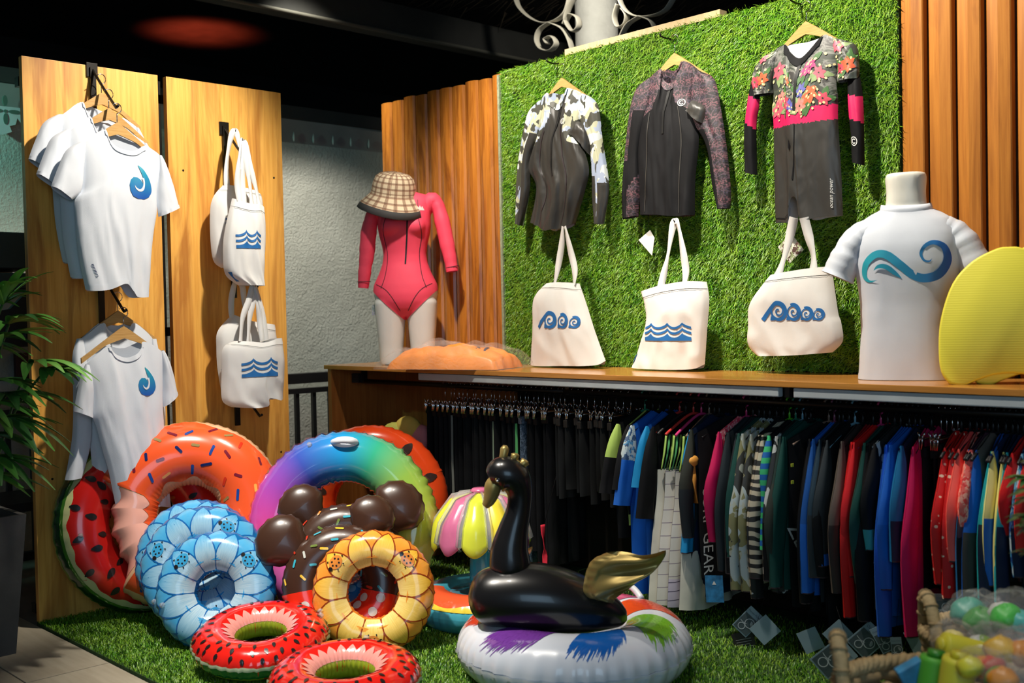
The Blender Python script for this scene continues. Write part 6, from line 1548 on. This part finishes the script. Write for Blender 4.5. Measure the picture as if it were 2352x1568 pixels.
m = MB(); m.loft([[(x*s_, y*s_, z) for x, y in ((-1, -1), (1, -1), (1, 1), (-1, 1))] for s_, z in ((.125, 0), (.165, .53), (.145, .53), (.14, .48))], 0, True, (True, True)); m.build('planter', M_GREY, pl_, False)
MB().box(-.138, .138, -.138, .138, .46, .485).build('soil', flat((.02, .014, .01), .9), pl_, False)
rt = CR.copy(); rt.z = 0
for k, (px, py, d, dx, dz) in enumerate([(20, 745, 4.1, 1, .35), (70, 835, 4.0, 1, .1), (5, 700, 4.2, .5, .7), (15, 905, 3.95, 1, .0), (0, 960, 3.9, 1, -.15), (-60, 800, 4.1, 1, .2), (-50, 1000, 3.9, 1, -.1), (110, 845, 4.05, 1, -.1), (-20, 1050, 3.85, 1, -.2), (-10, 780, 4.0, 1, .25), (-30, 880, 3.9, 1, .1), (-40, 700, 4.2, .8, .5), (-60, 930, 3.85, 1, .0), (-70, 1090, 3.8, 1, -.1)]):
    frond(pl_, PC+Vector((rnd.uniform(-.06, .06), rnd.uniform(-.06, .06), .48)), atd(px, py, d), rt*dx+Vector((0, 0, dz))-CF*.15, 8, .25 if k != 7 else .15, .042, 2.4, 20+k)
RP = atd(2470, 1250, 2.75); RP.z = 0
p2_ = thing('potted_palm', 'dark leafy plant intruding at the right edge of the photo', 'potted plant', RP)
MB().lathe([(.10, 0), (.13, .28), (.115, .28), (.11, .25), (.001, .25)], 24).build('planter', M_GREY, p2_)
for k, (px, py, d) in enumerate([(2385, 1150, 2.6), (2392, 1210, 2.65), (2372, 1100, 2.75), (2400, 1270, 2.6), (2410, 1060, 2.7), (2378, 1190, 2.55), (2390, 1130, 2.5)]):
    frond(p2_, RP+Vector((0, 0, .25)), atd(px, py, d), -rt+Vector((0, 0, .1)), 6, .075, .022, 2.2, 70+k, [LEAFS[2], leafmat('deep_leaf', (.012, .04, .012)), LEAFS[2]])

# ================================================================ BASKETS OF TOYS
M_ROPE = flat((.46, .33, .16), .8, var=.3, vs=30, bump=.6, bs=120, name='seagrass'); M_ROPE2 = flat((.36, .25, .12), .85, var=.35, vs=30, bump=.6, bs=120, name='seagrass_dark')
def braid(mb, path, r, turns, n=8):
    for s_ in range(3):
        pts = []
        for i, p in enumerate(path):
            t = (path[min(i+1, len(path)-1)]-path[max(i-1, 0)]).normalized(); a = t.cross(Vector((0, 0, 1)))
            a = a.normalized() if a.length > 1e-4 else Vector((1, 0, 0)); b = a.cross(t); w = turns*2*PI*i/len(path)+s_*2*PI/3
            pts.append(p+a*r*math.cos(w)+b*r*math.sin(w))
        mb.tube(pts, r*.95, n)
def basket(label, c, a, b, zr, rot, hang):
    t = thing('basket', label, 'basket', (c.x, c.y, 0), (0, 0, rot))
    el = lambda k, z, n=72: [Vector((a*k*math.cos(2*PI*i/n), b*k*math.sin(2*PI*i/n), z)) for i in range(n+1)]
    nrow = 14
    for j in range(nrow):
        z = .014+(zr-.04)*j/(nrow-1); k = lerp(.78, .97, (j/(nrow-1))**.7); mb = MB()
        mb.tube([p+Vector((p.x, p.y, 0)).normalized()*(.006*(-1)**(i//2+j)) for i, p in enumerate(el(k, z))], .0155, 8); mb.build('woven_coil', M_ROPE2 if j % 3 == 1 else M_ROPE, t)
    mb = MB(); mb.lathe([(.001, .0), (.78, .0), (.78, .012), (.001, .012)], 40, sx=a, sy=b); mb.build('base', M_ROPE2, t)
    mb = MB(); braid(mb, el(1.0, zr, 120), .011, 26, 8); mb.build('braided_rim', M_ROPE, t)
    for ang in hang:
        P_ = []
        for s_ in np.linspace(-1, 1, 15):
            th = ang+s_*.36; P_.append(Vector((a*1.01*math.cos(th), b*1.01*math.sin(th), zr-.03+.13*(1-abs(s_)**2.4))))
        h = MB().tube(P_, .0165, 10).build('handle', M_ROPE, t)
        for q in range(2, 13, 2):
            d = (P_[q+1]-P_[q-1]).normalized(); u_ = d.cross(Vector((0, 0, 1))); u_ = u_.normalized() if u_.length > 1e-4 else Vector((1, 0, 0)); v_ = u_.cross(d)
            MB().tube([P_[q]+(u_*math.cos(w)+v_*math.sin(w))*.0175+d*.004*w/PI for w in np.linspace(0, 2*PI, 12)], .003, 5).build('binding', M_ROPE2, h)
    return t
B1 = atd(2165, 1568, 2.42); z1 = atd(2060, 1515, 2.6).z
B2 = atd(2318, 1470, 2.85); z2 = atd(2200, 1415, 3.02).z
basket('nearer seagrass basket of beach toys in the bottom right corner', B1, .225, .17, z1, YAW, (PI*.93,))
basket('farther seagrass basket of beach toys with an upright side handle', B2, .21, .17, z2, YAW, (PI*.98,))
FILM = M_PLAST
def tubetoy(label, p0, p1, r, col, cap, name='water_squirter'):
    t = thing(name, label, 'toy', p0); d = Vector(p1)-Vector(p0)
    MB().tube([Vector((0, 0, 0)), d*.04, d*.96, d], [r*.94, r, r, r*.94], 20).build('foam_barrel', flat(col, .55, var=.06), t)
    MB().tube([d, d*1.06], [r*.6, r*.55], 16).build('nozzle', flat(cap, .4), t); return t
def down(px, py, d, dz): p = atd(px, py, d); q = p.copy(); q.z -= dz; return p, q
G_, Y_ = sr(86, 176, 50), sr(222, 214, 60)
p = atd(2150, 1508, 2.40); tubetoy('green foam squirter standing in the nearer basket', p+Vector((-.02, -.03, -.24)), p, .034, G_, sr(60, 140, 40))
p = atd(2205, 1512, 2.33); tubetoy('pale yellow foam squirter standing in the nearer basket', p+Vector((-.03, -.02, -.24)), p, .036, Y_, sr(210, 200, 50))
p = atd(2165, 1482, 2.62); tubetoy('yellow foam squirter lying across between the baskets', p+CR*.17+Vector((0, 0, -.045)), p, .034, Y_, sr(210, 200, 60))
p = atd(2105, 1565, 2.42); t = thing('toy_package', 'blue toy package poking out of the nearer basket', 'package', p, (.2, -.5, YAW)); MB().box(-.03, .03, -.012, .012, -.12, .05, bev=.003).build('card_box', flat(sr(70, 150, 196), .4, var=.3, vs=30), t, False)
def bagtoy(label, px, py, d, cols, seed, s=.05, name='bagged_toy'):
    p = atd(px, py, d); t = thing(name, label, 'toy', p); r_ = random.Random(seed)
    for k, c in enumerate(cols):
        o = Vector((r_.uniform(-1, 1), r_.uniform(-1, 1), r_.uniform(-.5, .5)))*s*.6
        mb = MB(); n, m_ = 18, 12
        rings = []
        for j in range(m_+1):
            a = -PI/2+PI*j/m_; rings.append([o+Vector((math.cos(2*PI*i/n)*math.cos(a), math.sin(2*PI*i/n)*math.cos(a), math.sin(a)*.8))*s*.62*(1+.22*mnoise.noise(Vector((math.cos(2*PI*i/n)*1.5, math.sin(2*PI*i/n)*1.5, a+seed+k)))) for i in range(n)])
        mb.loft(rings, 0, True, (True, True)); mb.build('toy_piece', flat(c, .4, var=.15), t)
    rings = []
    for j in range(15):
        a = -PI/2+PI*j/14; rings.append([Vector((math.cos(2*PI*i/24)*math.cos(a), math.sin(2*PI*i/24)*math.cos(a), math.sin(a)*.85))*s*1.15*(1+.30*mnoise.noise(Vector((math.cos(2*PI*i/24)*2.5, math.sin(2*PI*i/24)*2.5, a*2+seed)))) for i in range(24)])
    mb = MB(); mb.loft(rings, 0, True, (True, True)); mb.build('plastic_bag', FILM, t); return t
OG = sr(236, 150, 40); RD = sr(220, 70, 40); LM = sr(120, 160, 30); WT = (.6, .62, .6); TL = sr(60, 160, 140)
bagtoy('clear bag of white and green toys on top of the farther basket', 2245, 1425, 2.85, [WT, TL, sr(60, 150, 60), WT], 2, .075)
bagtoy('clear bag with a bright green toy at the right edge', 2330, 1415, 2.75, [sr(50, 190, 50), sr(70, 180, 170), WT], 3, .065)
bagtoy('clear bag with a lime toy in the farther basket', 2280, 1478, 2.65, [LM, WT], 4, .05)
bagtoy('clear bag of orange toys at the right edge', 2335, 1515, 2.4, [OG, OG, sr(240, 190, 60)], 5, .06)
bagtoy('clear bag with a red and yellow toy between the baskets', 2255, 1532, 2.3, [RD, Y_, OG], 6, .045)
bagtoy('clear bag with an orange and green toy in the bottom right corner', 2325, 1562, 2.2, [OG, G_], 7, .05)
bagtoy('clear bag with a pale yellow toy behind the yellow squirter', 2190, 1468, 2.75, [sr(230, 214, 120), sr(240, 220, 120)], 8, .05)
bagtoy('clear bag with a mauve toy at the right edge', 2345, 1480, 2.55, [sr(170, 130, 160), WT], 9, .045)
